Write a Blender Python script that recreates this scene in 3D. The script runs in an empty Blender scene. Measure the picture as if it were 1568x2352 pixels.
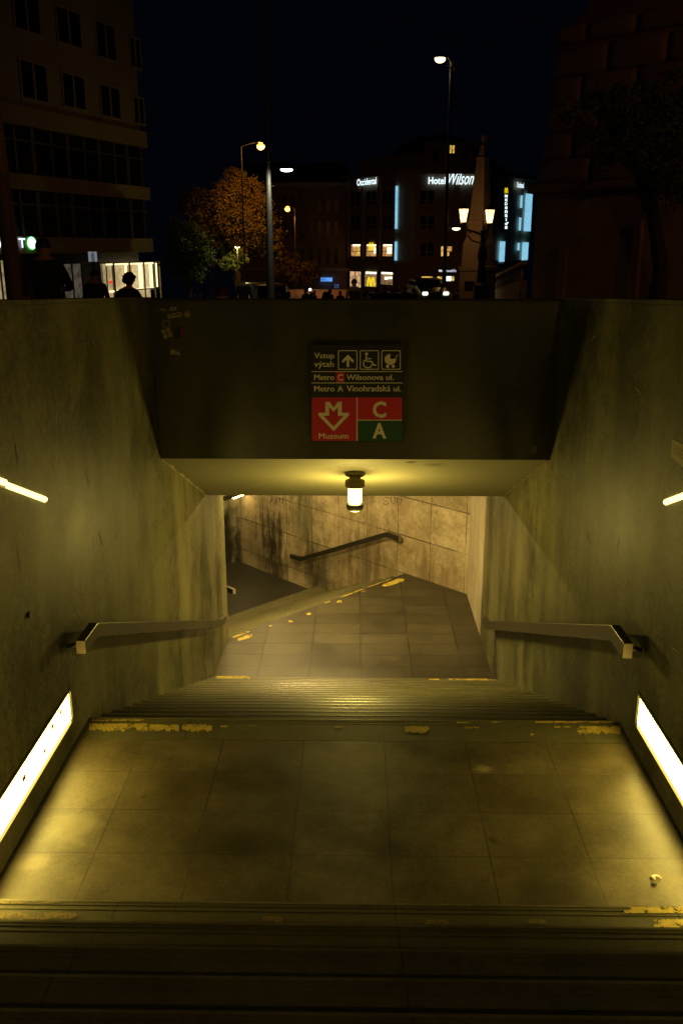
import bpy, bmesh, math, random
from mathutils import Vector, Matrix
from mathutils.geometry import tessellate_polygon
sc = bpy.context.scene
COL = sc.collection
R = math.radians
# ------------------------------------------------------------------ camera, night sky, exposure
PITCH, YAW, FPX = R(16.6), R(0.91), 2051.0          # focal length in units of a 2352-high frame
EYE = Vector((0, 0, 1.6))
cam = bpy.data.cameras.new('camera'); cam.sensor_fit = 'VERTICAL'; cam.sensor_height = 36
cam.lens = 36 * FPX / 2352; cam.clip_end = 2000; cam.clip_start = 0.02
co = bpy.data.objects.new('camera', cam); COL.objects.link(co)
co.location = EYE; co.rotation_euler = (R(90) - PITCH, 0, YAW); sc.camera = co
w = bpy.data.worlds.new('World'); sc.world = w; w.use_nodes = True
w.node_tree.nodes['Background'].inputs[0].default_value = (0.25, 0.36, 1.0, 1)
w.node_tree.nodes['Background'].inputs[1].default_value = 0.0022
sc.view_settings.view_transform = 'Standard'; sc.view_settings.look = 'None'
sc.view_settings.exposure = 0; sc.view_settings.gamma = 1
sc.cycles.use_denoising = True
sc.cycles.max_bounces = 8; sc.cycles.diffuse_bounces = 4; sc.cycles.glossy_bounces = 4
sc.cycles.sample_clamp_indirect = 6

# ------------------------------------------------------------------ survey helpers (sight lines of the standing eye -> metres)
_f = Vector((-math.sin(YAW)*math.cos(PITCH), math.cos(YAW)*math.cos(PITCH), -math.sin(PITCH)))
_r = Vector((math.cos(YAW), math.sin(YAW), 0)); _u = _r.cross(_f)
def ray(px, py): return _f + _r*((px-784)/FPX) - _u*((py-1176)/FPX)
def atY(px, py, Y): d = ray(px, py); return EYE + d*(Y/d.y)
def atX(px, py, X): d = ray(px, py); return EYE + d*(X/d.x)
def atZ(px, py, z): d = ray(px, py); return EYE + d*((z-1.6)/d.z)
def atP(px, py, P, n): d = ray(px, py); return EYE + d*((P-EYE).dot(n)/d.dot(n))
def gz(Y): return 0.0 if Y < 10 else -0.05*(Y-10)      # street falls away from the stair

# ------------------------------------------------------------------ materials
def nn(nt, t, **kw):
    n = nt.nodes.new(t)
    for k, v in kw.items():
        if k.startswith('i_'): n.inputs[int(k[2:]) if k[2:].isdigit() else k[2:].replace('_', ' ')].default_value = v
        else: setattr(n, k, v)
    return n
def math_(nt, op, a, b=None, clamp=False):
    n = nn(nt, 'ShaderNodeMath', operation=op); n.use_clamp = clamp
    for i, x in enumerate((a, b)):
        if x is None: continue
        if isinstance(x, (int, float)): n.inputs[i].default_value = x
        else: nt.links.new(x, n.inputs[i])
    return n.outputs[0]
def mixc(nt, f, a, b):
    n = nn(nt, 'ShaderNodeMix', data_type='RGBA')
    for s, x in ((0, f), (6, a), (7, b)):
        if isinstance(x, (int, float)): n.inputs[s].default_value = x
        elif isinstance(x, tuple): n.inputs[s].default_value = (*x, 1)
        else: nt.links.new(x, n.inputs[s])
    return n.outputs[2]
def ramp(nt, x, a, b, lo=0.0, hi=1.0):
    n = nn(nt, 'ShaderNodeMapRange'); n.interpolation_type = 'SMOOTHSTEP'
    nt.links.new(x, n.inputs[0]); n.inputs[1].default_value = a; n.inputs[2].default_value = b
    n.inputs[3].default_value = lo; n.inputs[4].default_value = hi
    return n.outputs[0]
def noise(nt, vec, scale, detail=4, stretch=None, rough=0.55):
    if stretch:
        m = nn(nt, 'ShaderNodeMapping'); m.inputs['Scale'].default_value = stretch
        nt.links.new(vec, m.inputs[0]); vec = m.outputs[0]
    n = nn(nt, 'ShaderNodeTexNoise'); n.inputs['Scale'].default_value = scale
    n.inputs['Detail'].default_value = detail; n.inputs['Roughness'].default_value = rough
    nt.links.new(vec, n.inputs['Vector']); return n.outputs[0]
def newmat(name):
    m = bpy.data.materials.new(name); m.use_nodes = True
    nt = m.node_tree; b = nt.nodes['Principled BSDF']; return m, nt, b
def plain(name, c, rough=0.6, metal=0.0, var=0.25, scale=6.0, spec=0.5):
    m, nt, b = newmat(name)
    p = nn(nt, 'ShaderNodeNewGeometry').outputs['Position']
    f = noise(nt, p, scale)
    nt.links.new(mixc(nt, f, tuple(x*(1-var) for x in c), tuple(min(1, x*(1+var)) for x in c)), b.inputs['Base Color'])
    b.inputs['Roughness'].default_value = rough; b.inputs['Metallic'].default_value = metal
    b.inputs['Specular IOR Level'].default_value = spec
    return m
def glow(name, c, s, var=0.0):
    m, nt, b = newmat(name)
    b.inputs['Base Color'].default_value = (0.5, 0.5, 0.5, 1)
    b.inputs['Emission Color'].default_value = (*c, 1); b.inputs['Emission Strength'].default_value = s
    if var:
        p = nn(nt, 'ShaderNodeNewGeometry').outputs['Position']
        f = noise(nt, p, 2.5)
        nt.links.new(ramp(nt, f, 0.35, 0.65, s*(1-var), s*(1+var)), b.inputs['Emission Strength'])
    return m
def joint(nt, coord, spacing, off, width):
    d = math_(nt, 'PINGPONG', math_(nt, 'SUBTRACT', coord, off), spacing/2)
    return ramp(nt, d, width*0.35, width, 1.0, 0.0)
def stone(name, lo, hi, rough=(0.25, 0.5), joints=(), jdark=0.35, streak=True, axis=None, grime_and_light=(), spec=0.5, bump=0.02, blot=0.8, tint=None, tiles=None, soft=False, grain=0.45, mottle=0.35):
    """polished or honed slab: cloud noise, run marks, sand grain, slab joints ((axis, spacing, offset, width), ...)"""
    m, nt, b = newmat(name)
    g = nn(nt, 'ShaderNodeNewGeometry'); P = g.outputs['Position']
    s = nn(nt, 'ShaderNodeSeparateXYZ'); nt.links.new(P, s.inputs[0])
    ax = {'x': s.outputs[0], 'y': s.outputs[1], 'z': s.outputs[2]}
    if axis:
        d = nn(nt, 'ShaderNodeVectorMath', operation='DOT_PRODUCT'); nt.links.new(P, d.inputs[0]); d.inputs[1].default_value = axis
        ax['s'] = d.outputs['Value']
    big = noise(nt, P, blot, 5); fine = noise(nt, P, 55, 3, rough=0.7); mid = noise(nt, P, 4.2, 6, rough=0.65)
    m14 = noise(nt, P, 15, 5, rough=0.7)
    v = math_(nt, 'MULTIPLY', ramp(nt, big, 0.32, 0.68), 0.45)
    v = math_(nt, 'ADD', v, math_(nt, 'MULTIPLY', math_(nt, 'SUBTRACT', mid, 0.28), 0.75 if mottle else 0.45))
    v = math_(nt, 'ADD', v, math_(nt, 'MULTIPLY', math_(nt, 'SUBTRACT', m14, 0.5), 1.5*mottle))
    if streak:
        st = noise(nt, P, 1.0, 5, stretch=(1.7, 1.7, 0.30) if soft else (3.2, 3.2, 0.28))
        v = math_(nt, 'ADD', v, math_(nt, 'MULTIPLY', ramp(nt, st, 0.28 if soft else 0.36, 0.74 if soft else 0.66), 0.38))
    v = math_(nt, 'ADD', v, math_(nt, 'MULTIPLY', math_(nt, 'SUBTRACT', fine, 0.5), grain))
    v = ramp(nt, v, 0.12, 0.92) if soft else math_(nt, 'MULTIPLY', v, 0.85, True)
    c = mixc(nt, v, lo, hi)
    if tint:
        c = mixc(nt, math_(nt, 'MULTIPLY', ramp(nt, noise(nt, P, 1.3, 4, stretch=(2, 2, 0.5)), 0.35 if soft else 0.5, 0.8 if soft else 0.68), 0.6), c, tint)
    if tiles:                      # each slab its own tone: cells snapped to the joint grid
        cells = []
        for (a, sp, of, wd) in joints[:2]:
            cells.append(math_(nt, 'FLOOR', math_(nt, 'DIVIDE', math_(nt, 'SUBTRACT', ax[a], of), sp)))
        cb = nn(nt, 'ShaderNodeCombineXYZ'); nt.links.new(cells[0], cb.inputs[0])
        if len(cells) > 1: nt.links.new(cells[1], cb.inputs[1])
        wn = nn(nt, 'ShaderNodeTexWhiteNoise'); nt.links.new(cb.outputs[0], wn.inputs[0])
        c = mixc(nt, math_(nt, 'MULTIPLY', wn.outputs[0], tiles), c, tuple(x*0.55 for x in lo))
    gs = noise(nt, P, 1.0, 4, stretch=(7, 7, 1.1), rough=0.6) if grime_and_light else None
    for (pt, rad, col, amt) in grime_and_light:  # spots of dirt, and on the side walls painted shade and light
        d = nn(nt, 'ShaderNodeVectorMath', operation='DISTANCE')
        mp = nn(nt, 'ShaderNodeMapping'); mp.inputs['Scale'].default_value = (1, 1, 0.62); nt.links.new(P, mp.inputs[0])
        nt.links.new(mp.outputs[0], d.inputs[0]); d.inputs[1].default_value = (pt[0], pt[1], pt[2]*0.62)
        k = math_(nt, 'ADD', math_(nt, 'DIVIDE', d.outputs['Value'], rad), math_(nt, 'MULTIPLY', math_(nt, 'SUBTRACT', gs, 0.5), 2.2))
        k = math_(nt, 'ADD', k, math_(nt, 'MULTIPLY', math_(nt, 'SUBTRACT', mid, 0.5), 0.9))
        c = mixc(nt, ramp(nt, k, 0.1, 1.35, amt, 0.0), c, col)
    jm = None
    for (a, sp, of, wd) in joints:
        j = joint(nt, ax[a], sp, of, wd)
        jm = j if jm is None else math_(nt, 'MAXIMUM', jm, j)
    if jm is not None:
        brk = ramp(nt, noise(nt, P, 2.1, 3), 0.3, 0.6, 0.25, 1.0)
        jm = math_(nt, 'MULTIPLY', jm, brk)
        c = mixc(nt, math_(nt, 'MULTIPLY', jm, 1-jdark), c, tuple(x*0.25 for x in lo))
    nt.links.new(c, b.inputs['Base Color'])
    nt.links.new(ramp(nt, big, 0.2, 0.8, rough[0], rough[1]), b.inputs['Roughness'])
    b.inputs['Specular IOR Level'].default_value = spec
    bm = nn(nt, 'ShaderNodeBump'); bm.inputs['Strength'].default_value = bump*8; bm.inputs['Distance'].default_value = 0.01
    h = fine if jm is None else math_(nt, 'SUBTRACT', math_(nt, 'MULTIPLY', fine, 0.6), math_(nt, 'MULTIPLY', jm, 0.3))
    nt.links.new(h, bm.inputs['Height']); nt.links.new(bm.outputs[0], b.inputs['Normal'])
    return m

WARM = (1.0, 0.73, 0.14)        # yellow-green tube light of the underpass
M = {}
XL, XR = -2.15, 2.13
D45 = Vector((-1, 1, 0)).normalized()          # run of the lower stair and its tiled wall
CORN = Vector((XR, 15.9, -4.77))
def wallpt(s, z): return (CORN.x + D45.x*s, CORN.y + D45.y*s, z)
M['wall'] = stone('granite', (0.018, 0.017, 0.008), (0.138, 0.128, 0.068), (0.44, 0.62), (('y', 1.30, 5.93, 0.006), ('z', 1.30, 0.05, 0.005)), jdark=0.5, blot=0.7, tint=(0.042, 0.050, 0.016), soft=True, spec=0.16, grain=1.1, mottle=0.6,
    grime_and_light=[(tuple(atX(px, py, XL if px < 800 else XR)), r_, c_, a_) for px, py, r_, c_, a_ in (
        (270, 1212, 0.22, (0.022, 0.024, 0.008), 0.55), (330, 1222, 0.26, (0.022, 0.024, 0.008), 0.6), (400, 1250, 0.26, (0.022, 0.024, 0.008), 0.55), (470, 1285, 0.3, (0.022, 0.024, 0.008), 0.5),  # dark arcs of shade painted onto the left wall
        (1215, 1235, 0.26, (0.022, 0.024, 0.008), 0.55), (1290, 1245, 0.26, (0.022, 0.024, 0.008), 0.5), (1350, 1270, 0.25, (0.022, 0.024, 0.008), 0.45),  # matching shade arcs painted onto the right wall
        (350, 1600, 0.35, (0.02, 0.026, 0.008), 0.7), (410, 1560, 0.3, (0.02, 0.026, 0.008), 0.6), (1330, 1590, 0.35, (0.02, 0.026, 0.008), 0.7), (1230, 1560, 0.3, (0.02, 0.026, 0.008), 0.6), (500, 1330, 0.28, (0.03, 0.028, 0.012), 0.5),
        (262, 1243, 0.035, (0.35, 0.30, 0.2), 0.6), (455, 1180, 0.3, (0.19, 0.18, 0.10), 0.5), (1190, 1300, 0.4, (0.19, 0.18, 0.10), 0.4), (430, 1390, 0.35, (0.19, 0.18, 0.10), 0.4))])  # pale scuff mark, then the lamp's bright pools painted into the wall
M['front'] = stone('dark_granite', (0.026, 0.024, 0.010), (0.076, 0.070, 0.034), (0.25, 0.4), (('x', 1.07, -1.08, 0.004),), jdark=0.8, streak=True)
M['floor'] = stone('floor_slab', (0.044, 0.036, 0.017), (0.195, 0.163, 0.086), (0.30, 0.48), (('x', 0.62, 0.232, 0.008), ('y', 0.456, 6.125, 0.006)), jdark=0.3, streak=False, tiles=0.3, blot=1.9, grain=0.9, spec=0.45, bump=0.012, mottle=0.5,
    grime_and_light=[(tuple(atZ(px, py, -2.07)), r_, c_, a_) for px, py, r_, c_, a_ in ((72, 1985, 0.10, (0.36, 0.32, 0.22), 0.35), (1108, 1766, 0.06, (0.4, 0.36, 0.25), 0.6), (165, 1900, 0.2, (0.3, 0.27, 0.16), 0.4),
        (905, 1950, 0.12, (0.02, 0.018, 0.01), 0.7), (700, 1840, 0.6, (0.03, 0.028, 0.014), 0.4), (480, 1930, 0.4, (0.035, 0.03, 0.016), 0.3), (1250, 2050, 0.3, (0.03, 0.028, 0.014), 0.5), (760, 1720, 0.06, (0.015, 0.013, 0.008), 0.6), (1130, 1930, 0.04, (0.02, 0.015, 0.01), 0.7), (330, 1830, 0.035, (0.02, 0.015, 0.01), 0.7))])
M['lowfloor'] = stone('worn_slab', (0.020, 0.017, 0.009), (0.092, 0.078, 0.043), (0.35, 0.55), (('x', 0.80, 0.10, 0.018), ('y', 0.42, 12.4, 0.020)), jdark=0.08, streak=False, tiles=0.45, blot=0.9, grain=0.8)
M['step'] = stone('step_stone', (0.065, 0.062, 0.03), (0.17, 0.158, 0.085), (0.5, 0.68), (('x', 1.55, 0.232, 0.007),), jdark=0.4, streak=False, spec=0.22, grain=0.9)
M['tile'] = stone('stained_limestone', (0.22, 0.18, 0.10), (0.66, 0.57, 0.40), (0.4, 0.7), (('s', 0.86, 0.35, 0.014), ('z', 0.80, -4.77, 0.018)), jdark=0.12, axis=tuple(D45), tiles=0.45, blot=1.6, streak=False, mottle=0.9,
    tint=(0.33, 0.24, 0.16), spec=0.3,
    grime_and_light=[(wallpt(3.05, -2.35), 0.48, (0.07, 0.06, 0.045), 0.7), (wallpt(2.75, -3.0), 0.34, (0.05, 0.045, 0.035), 0.65),
           (wallpt(5.1, -3.2), 0.6, (0.05, 0.055, 0.025), 0.7), (wallpt(4.6, -4.2), 0.6, (0.05, 0.055, 0.025), 0.65), (wallpt(4.2, -5.6), 0.5, (0.03, 0.028, 0.016), 0.8), (wallpt(5.8, -5.2), 0.6, (0.012, 0.011, 0.008), 0.95),
           (wallpt(1.0, -4.8), 0.45, (0.12, 0.09, 0.045), 0.7), (wallpt(2.6, -5.0), 0.75, (0.08, 0.06, 0.03), 0.75), (wallpt(0.5, -4.9), 0.4, (0.2, 0.13, 0.07), 0.6)])
M['plaster'] = stone('painted_plaster', (0.19, 0.18, 0.12), (0.26, 0.245, 0.165), (0.6, 0.8), (), streak=False, spec=0.25, blot=0.7,
    grime_and_light=[((-0.03, 10.1, -0.87), 0.28, (0.10, 0.085, 0.05), 0.7), ((0.9, 9.9, -0.78), 0.12, (0.08, 0.07, 0.04), 0.8), ((0.62, 9.75, -0.71), 0.07, (0.05, 0.04, 0.02), 0.9)])
M['steel'] = plain('brushed_steel', (0.052, 0.047, 0.030), 0.34, 0.6, 0.25, 9)
M['yellow'] = None
def paint(name, c, hold):
    m, nt, b = newmat(name); P = nn(nt, 'ShaderNodeNewGeometry').outputs['Position']
    a = math_(nt, 'ADD', noise(nt, P, 11, 5, rough=0.7), math_(nt, 'MULTIPLY', noise(nt, P, 60, 3, rough=0.7), 0.5))
    nt.links.new(ramp(nt, a, hold, hold+0.05), b.inputs['Alpha'])
    nt.links.new(mixc(nt, noise(nt, P, 25, 4), tuple(x*0.6 for x in c), tuple(x*1.25 for x in c)), b.inputs['Base Color'])
    b.inputs['Roughness'].default_value = 0.7; b.inputs['Specular IOR Level'].default_value = 0.25
    return m
M['yellow'] = paint('worn_yellow_paint', (0.50, 0.39, 0.075), 0.66); M['tan'] = paint('rubbed_yellow_paint', (0.22, 0.17, 0.06), 0.72)
M['black'] = plain('black_plate', (0.010, 0.011, 0.014), 0.38)
M['red'] = plain('sign_red', (0.62, 0.008, 0.04), 0.42, 0, 0.08)
M['green'] = plain('sign_green', (0.004, 0.075, 0.040), 0.42, 0, 0.08)
M['white'] = plain('sign_white', (0.85, 0.80, 0.66), 0.5, 0, 0.05)
M['panelglow'] = glow('light_diffuser', WARM, 19.0)
M['lampglow'] = glow('lamp_glass', (1.0, 0.80, 0.24), 9.0)
M['strip'] = glow('glow_bar', (1.0, 0.82, 0.24), 3.2)
M['frame'] = plain('dark_frame', (0.03, 0.027, 0.02), 0.4, 0.5)
M['castmetal'] = plain('dull_metal', (0.20, 0.16, 0.08), 0.6, 0.2)
M['darkstone'] = plain('plaza_paving', (0.10, 0.09, 0.08), 0.7, 0, 0.3, 2)
M['asphalt'] = plain('asphalt', (0.05, 0.05, 0.05), 0.8, 0, 0.3, 3)
M['office'] = plain('sand_render', (0.30, 0.24, 0.13), 0.8, 0, 0.2, 0.8)
M['officedark'] = plain('smoked_glass', (0.012, 0.012, 0.010), 0.2, 0, 0.3, 0.6, 0.12)
M['winframe'] = plain('pale_frame', (0.36, 0.30, 0.18), 0.6)
M['hotel'] = plain('hotel_render', (0.30, 0.25, 0.18), 0.8, 0, 0.2, 0.5)
M['roof'] = plain('roof_tile', (0.05, 0.03, 0.025), 0.8)
M['museum'] = plain('sandstone', (0.34, 0.22, 0.12), 0.85, 0, 0.35, 1.2)
M['mast'] = plain('mast_paint', (0.11, 0.11, 0.10), 0.5, 0.2)
M['rustmast'] = plain('brown_mast', (0.14, 0.07, 0.035), 0.6)
M['bronze'] = plain('bronze', (0.04, 0.03, 0.018), 0.5, 0.5)
M['obelisk'] = plain('obelisk_stone', (0.36, 0.25, 0.15), 0.8, 0, 0.2, 2)
M['leaf'] = plain('leaf', (0.10, 0.085, 0.028), 0.6, 0, 0.45, 1.7)
M['leafg'] = plain('green_leaf', (0.10, 0.14, 0.03), 0.6, 0, 0.4, 2)
M['bark'] = plain('bark', (0.06, 0.045, 0.03), 0.9)
M['rubber'] = plain('rubber', (0.02, 0.02, 0.02), 0.8)
M['glass'] = plain('car_glass', (0.02, 0.022, 0.025), 0.08)
M['skin'] = plain('skin', (0.42, 0.24, 0.15), 0.6, 0, 0.1)
M['hair'] = plain('dark_hair', (0.014, 0.010, 0.008), 0.6)
M['paper'] = plain('old_paper', (0.42, 0.36, 0.20), 0.8, 0, 0.15, 25)

# ------------------------------------------------------------------ mesh building
def wl(o):
    v = Vector((0, 0, 0))
    while o is not None: v += o.location; o = o.parent
    return v
def tag(o, label=None, cat=None, group=None, kind=None):
    if label: o['label'] = label
    if cat: o['category'] = cat
    if group: o['group'] = group
    if kind: o['kind'] = kind
    return o
def thing(name, label, cat, loc=(0, 0, 0), group=None):
    o = bpy.data.objects.new(name, None); COL.objects.link(o); o.location = loc; o.empty_display_size = 0.2
    return tag(o, label, cat, group)
class MB:
    def __init__(s): s.v = []; s.f = []; s.sm = False
    def add(s, vs, fs):
        n = len(s.v); s.v += [Vector(v) for v in vs]; s.f += [tuple(i+n for i in f) for f in fs]; return s
    def box(s, a, b, fr=None):
        (x0, y0, z0), (x1, y1, z1) = a, b
        vs = [Vector(p) for p in ((x0,y0,z0),(x1,y0,z0),(x1,y1,z0),(x0,y1,z0),(x0,y0,z1),(x1,y0,z1),(x1,y1,z1),(x0,y1,z1))]
        if fr: vs = [fr(v) for v in vs]
        return s.add(vs, [(0,3,2,1),(4,5,6,7),(0,1,5,4),(1,2,6,5),(2,3,7,6),(3,0,4,7)])
    def rbox(s, a, b, r, fr=None, n=1):
        a = Vector(a); b = Vector(b); bm = bmesh.new(); bmesh.ops.create_cube(bm, size=1)
        for v in bm.verts: v.co = Vector([(a[i]+b[i])/2 + v.co[i]*(b[i]-a[i]) for i in range(3)])
        bmesh.ops.bevel(bm, geom=bm.edges[:], offset=r, segments=n, affect='EDGES', profile=0.5)
        bm.verts.index_update()
        vs = [v.co.copy() for v in bm.verts]; fs = [tuple(v.index for v in f.verts) for f in bm.faces]; bm.free()
        if fr: vs = [fr(v) for v in vs]
        return s.add(vs, fs)
    def prism(s, poly, off):
        """closed polygon of 3-D points, extruded by vector off"""
        off = Vector(off); n = len(poly); p = [Vector(q) for q in poly]
        return s.add(p + [q+off for q in p], [tuple(range(n))[::-1], tuple(range(n, 2*n))] + [(i, (i+1) % n, n+(i+1) % n, n+i) for i in range(n)])
    def sheet(s, loops, fn):
        """flat figure with holes: loops of 2-D points, fn maps them to 3-D"""
        L = [[Vector((x, y, 0)) for x, y in lp] for lp in loops]
        flat = [p for lp in L for p in lp]
        return s.add([fn(p.x, p.y) for p in flat], [tuple(t) for t in tessellate_polygon(L)])
    def tube(s, pts, rad, n=8, cap=True):
        pts = [Vector(p) for p in pts]; rad = rad if isinstance(rad, (list, tuple)) else [rad]*len(pts)
        base = len(s.v); prev = None
        for i, p in enumerate(pts):
            t = (pts[min(i+1, len(pts)-1)] - pts[max(i-1, 0)]).normalized()
            if prev is None:
                prev = t.orthogonal().normalized()
            u = (prev - t*prev.dot(t)).normalized(); prev = u; q = t.cross(u)
            for k in range(n):
                a = 2*math.pi*k/n; s.v.append(p + (u*math.cos(a) + q*math.sin(a))*rad[i])
        for i in range(len(pts)-1):
            for k in range(n):
                a = base+i*n; s.f.append((a+k, a+(k+1) % n, a+n+(k+1) % n, a+n+k))
        if cap:
            s.f.append(tuple(base+k for k in range(n))[::-1]); s.f.append(tuple(base+(len(pts)-1)*n+k for k in range(n)))
        return s
    def lathe(s, prof, c, n=16, fr=None):
        c = Vector(c); base = len(s.v)
        for (r, z) in prof:
            for k in range(n):
                a = 2*math.pi*k/n; v = Vector((r*math.cos(a), r*math.sin(a), z)); s.v.append(c + (fr(v) if fr else v))
        for i in range(len(prof)-1):
            for k in range(n):
                a = base+i*n; s.f.append((a+k, a+(k+1) % n, a+n+(k+1) % n, a+n+k))
        s.f.append(tuple(base+k for k in range(n))[::-1]); s.f.append(tuple(base+(len(prof)-1)*n+k for k in range(n)))
        return s
    def ball(s, c, r, n=8, m=6):
        r = Vector(r) if not isinstance(r, (int, float)) else Vector((r, r, r)); c = Vector(c); b = len(s.v)
        for i in range(m+1):
            t = math.pi*i/m
            for k in range(n):
                a = 2*math.pi*k/n; rr = max(math.sin(t), 1e-3)
                s.v.append(c + Vector((r.x*rr*math.cos(a), r.y*rr*math.sin(a), r.z*math.cos(t))))
        for i in range(m):
            for k in range(n):
                a = b+i*n; s.f.append((a+k, a+n+k, a+n+(k+1) % n, a+(k+1) % n))
        return s
    def build(s, name, mat, parent=None, local=False, smooth=False, bevel=0):
        off = Vector((0, 0, 0)) if (local or parent is None) else wl(parent)
        me = bpy.data.meshes.new(name); me.from_pydata([v-off for v in s.v], [], s.f)
        bm = bmesh.new(); bm.from_mesh(me)
        bmesh.ops.recalc_face_normals(bm, faces=bm.faces[:])
        if bevel: bmesh.ops.bevel(bm, geom=[e for e in bm.edges if len(e.link_faces) == 2 and e.calc_face_angle(0) > 0.6], offset=bevel, segments=2, affect='EDGES', profile=0.5)
        bm.to_mesh(me); bm.free()
        if smooth:
            for p in me.polygons: p.use_smooth = True
            me.set_sharp_from_angle(angle=R(40))
        me.materials.append(M[mat] if isinstance(mat, str) else mat)
        o = bpy.data.objects.new(name, me); COL.objects.link(o); o.parent = parent
        return o
def struct(o, label=None): return tag(o, label, None, None, 'structure')
def arc(cx, cy, r, a0, a1, n=12): return [(cx + r*math.cos(R(a0+(a1-a0)*i/n)), cy + r*math.sin(R(a0+(a1-a0)*i/n))) for i in range(n+1)]
def rrect(x0, y0, x1, y1, r):
    return arc(x1-r, y1-r, r, 0, 90, 5)+arc(x0+r, y1-r, r, 90, 180, 5)+arc(x0+r, y0+r, r, 180, 270, 5)+arc(x1-r, y0+r, r, 270, 360, 5)
def stroke(pts, wd, closed=False):
    """2-D line of even width as quads (list of loops)"""
    out = []
    P = list(pts) + ([pts[0]] if closed else [])
    L = []; Rr = []
    n = len(P)
    for i in range(n):
        a = P[(i-1) % (n-1)] if closed else P[max(i-1, 0)]; b = P[(i+1) % (n-1) if closed and i == n-1 else min(i+1, n-1)]
        if closed and i == 0: a = P[n-2]
        if closed and i == n-1: b = P[1]
        dx, dy = b[0]-a[0], b[1]-a[1]; l = math.hypot(dx, dy) or 1
        k = wd/2
        L.append((P[i][0]-dy/l*k, P[i][1]+dx/l*k)); Rr.append((P[i][0]+dy/l*k, P[i][1]-dx/l*k))
    return [[L[i], L[i+1], Rr[i+1], Rr[i]] for i in range(n-1)]
def text2d(s, bold=0.0, shear=0.0, space=1.0):
    c = bpy.data.curves.new('lettering', 'FONT'); c.body = s; c.size = 1; c.offset = bold; c.shear = shear; c.space_character = space
    c.resolution_u = 3; c.fill_mode = 'FRONT'
    o = bpy.data.objects.new('lettering', c); COL.objects.link(o)
    bpy.context.view_layer.update()
    me = bpy.data.meshes.new_from_object(o.evaluated_get(bpy.context.evaluated_depsgraph_get()))
    vs = [(v.co.x, v.co.y) for v in me.vertices]; fs = [tuple(p.vertices) for p in me.polygons]
    bpy.data.objects.remove(o); bpy.data.curves.remove(c); bpy.data.meshes.remove(me)
    return vs, fs
def lettering(mb, s, box, fn, bold=0.0, shear=0.0, space=1.0, thick=None):
    """fits the word into box (x0, y_top, x1, y_bottom, y down) and maps it with fn(x, y)"""
    vs, fs = text2d(s, bold, shear, space)
    x0 = min(v[0] for v in vs); x1 = max(v[0] for v in vs); y0 = min(v[1] for v in vs); y1 = max(v[1] for v in vs)
    X0, Y0, X1, Y1 = box
    P = [fn(X0+(v[0]-x0)/(x1-x0)*(X1-X0), Y1-(v[1]-y0)/(y1-y0)*(Y1-Y0)) for v in vs]
    mb.add(P, fs)
    return mb
def lamp(name, loc, power, col, rad=0.15, parent=None, aim=None, cone=150):
    l = bpy.data.lights.new(name, 'SPOT' if aim else 'POINT'); l.energy = power; l.color = col; l.shadow_soft_size = rad
    o = bpy.data.objects.new(name, l); COL.objects.link(o); o.parent = parent
    if aim: l.spot_size = R(cone); l.spot_blend = 0.6; o.rotation_euler = Vector(aim).to_track_quat('-Z', 'Y').to_euler()
    o.location = Vector(loc) - (wl(parent) if parent else Vector((0, 0, 0))); return o

# ================================================================== THE SUBWAY STAIR
RIS, GO, ZL, Z1 = 2.07/14, 0.33, -2.07, 4.16     # upper flight
YT = 6.44                                         # lower flight: nosing of the landing
RIS2, GO2, ZB = 0.15, 0.335, -4.77
def stair_profile(y0, z0, g, r, n, first_flat):
    """nosing line of n steps going down along +y; returns (y, z) points, with a lip and two grooves on each tread"""
    pts = []
    for k in range(n+1):
        yy, zz = y0+k*g, z0-k*r                  # nosing edge of tread k
        a = first_flat if k == 0 else yy-g+0.0
        pts += [(a, zz)]
        if yy-0.075 > a:
            for q in (0.085, 0.05): pts += [(yy-q, zz), (yy-q, zz-0.004), (yy-q+0.012, zz-0.004), (yy-q+0.012, zz)]
        if k == n: break
        pts += [(yy-0.008, zz), (yy, zz-0.008), (yy, zz-0.035), (yy-0.018, zz-0.045), (yy-0.018, zz-r)] if False else [(yy-0.008, zz), (yy, zz-0.008), (yy, zz-r)]
    return pts
def stair_mesh(mb, prof, fn, x0, x1, under):
    n = len(prof); vs = [fn(x0, y, z) for y, z in prof] + [fn(x1, y, z) for y, z in prof]
    mb.add(vs, [(i, i+1, n+i+1, n+i) for i in range(n-1)])
    bot = [(prof[-1][0], prof[-1][1]-under), (prof[0][0], prof[0][1]-under)]
    for xx in (x0, x1): mb.add([fn(xx, y, z) for y, z in prof+bot], [tuple(range(n+2))])
    return mb
I3 = lambda x, y, z: Vector((x, y, z))
# upper flight, walked down from the plaza (14 steps)
up_y0 = Z1-13*GO
p = stair_profile(up_y0, 0, GO, RIS, 13, up_y0-0.30)
p = p[:-9] if False else p
p += [(Z1-0.008, -13*RIS), (Z1, -13*RIS-0.008), (Z1, ZL-0.2)]
up_flight = thing('staircase', 'dark stone steps at the bottom edge leading down to the lit landing', 'staircase', (0, 0, 0))
up_steps = stair_mesh(MB(), p, I3, XL, XR, 0.9).build('steps', 'step', up_flight)
# middle landing
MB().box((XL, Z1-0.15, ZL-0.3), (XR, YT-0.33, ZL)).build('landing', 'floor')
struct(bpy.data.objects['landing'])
def strips(par, y0, z0, g, r, n, ks):  # one thin dark strip behind each nosing
    b = MB()
    for k in ks:
        yy, zz = y0+k*g, z0-k*r
        b.box((XL+0.05, yy-0.088, zz-0.002), (XR-0.05, yy-0.042, zz+0.0025))
    return b.build('dark_strips', plain('strip_dark', (0.018, 0.016, 0.010), 0.6), par)

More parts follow.
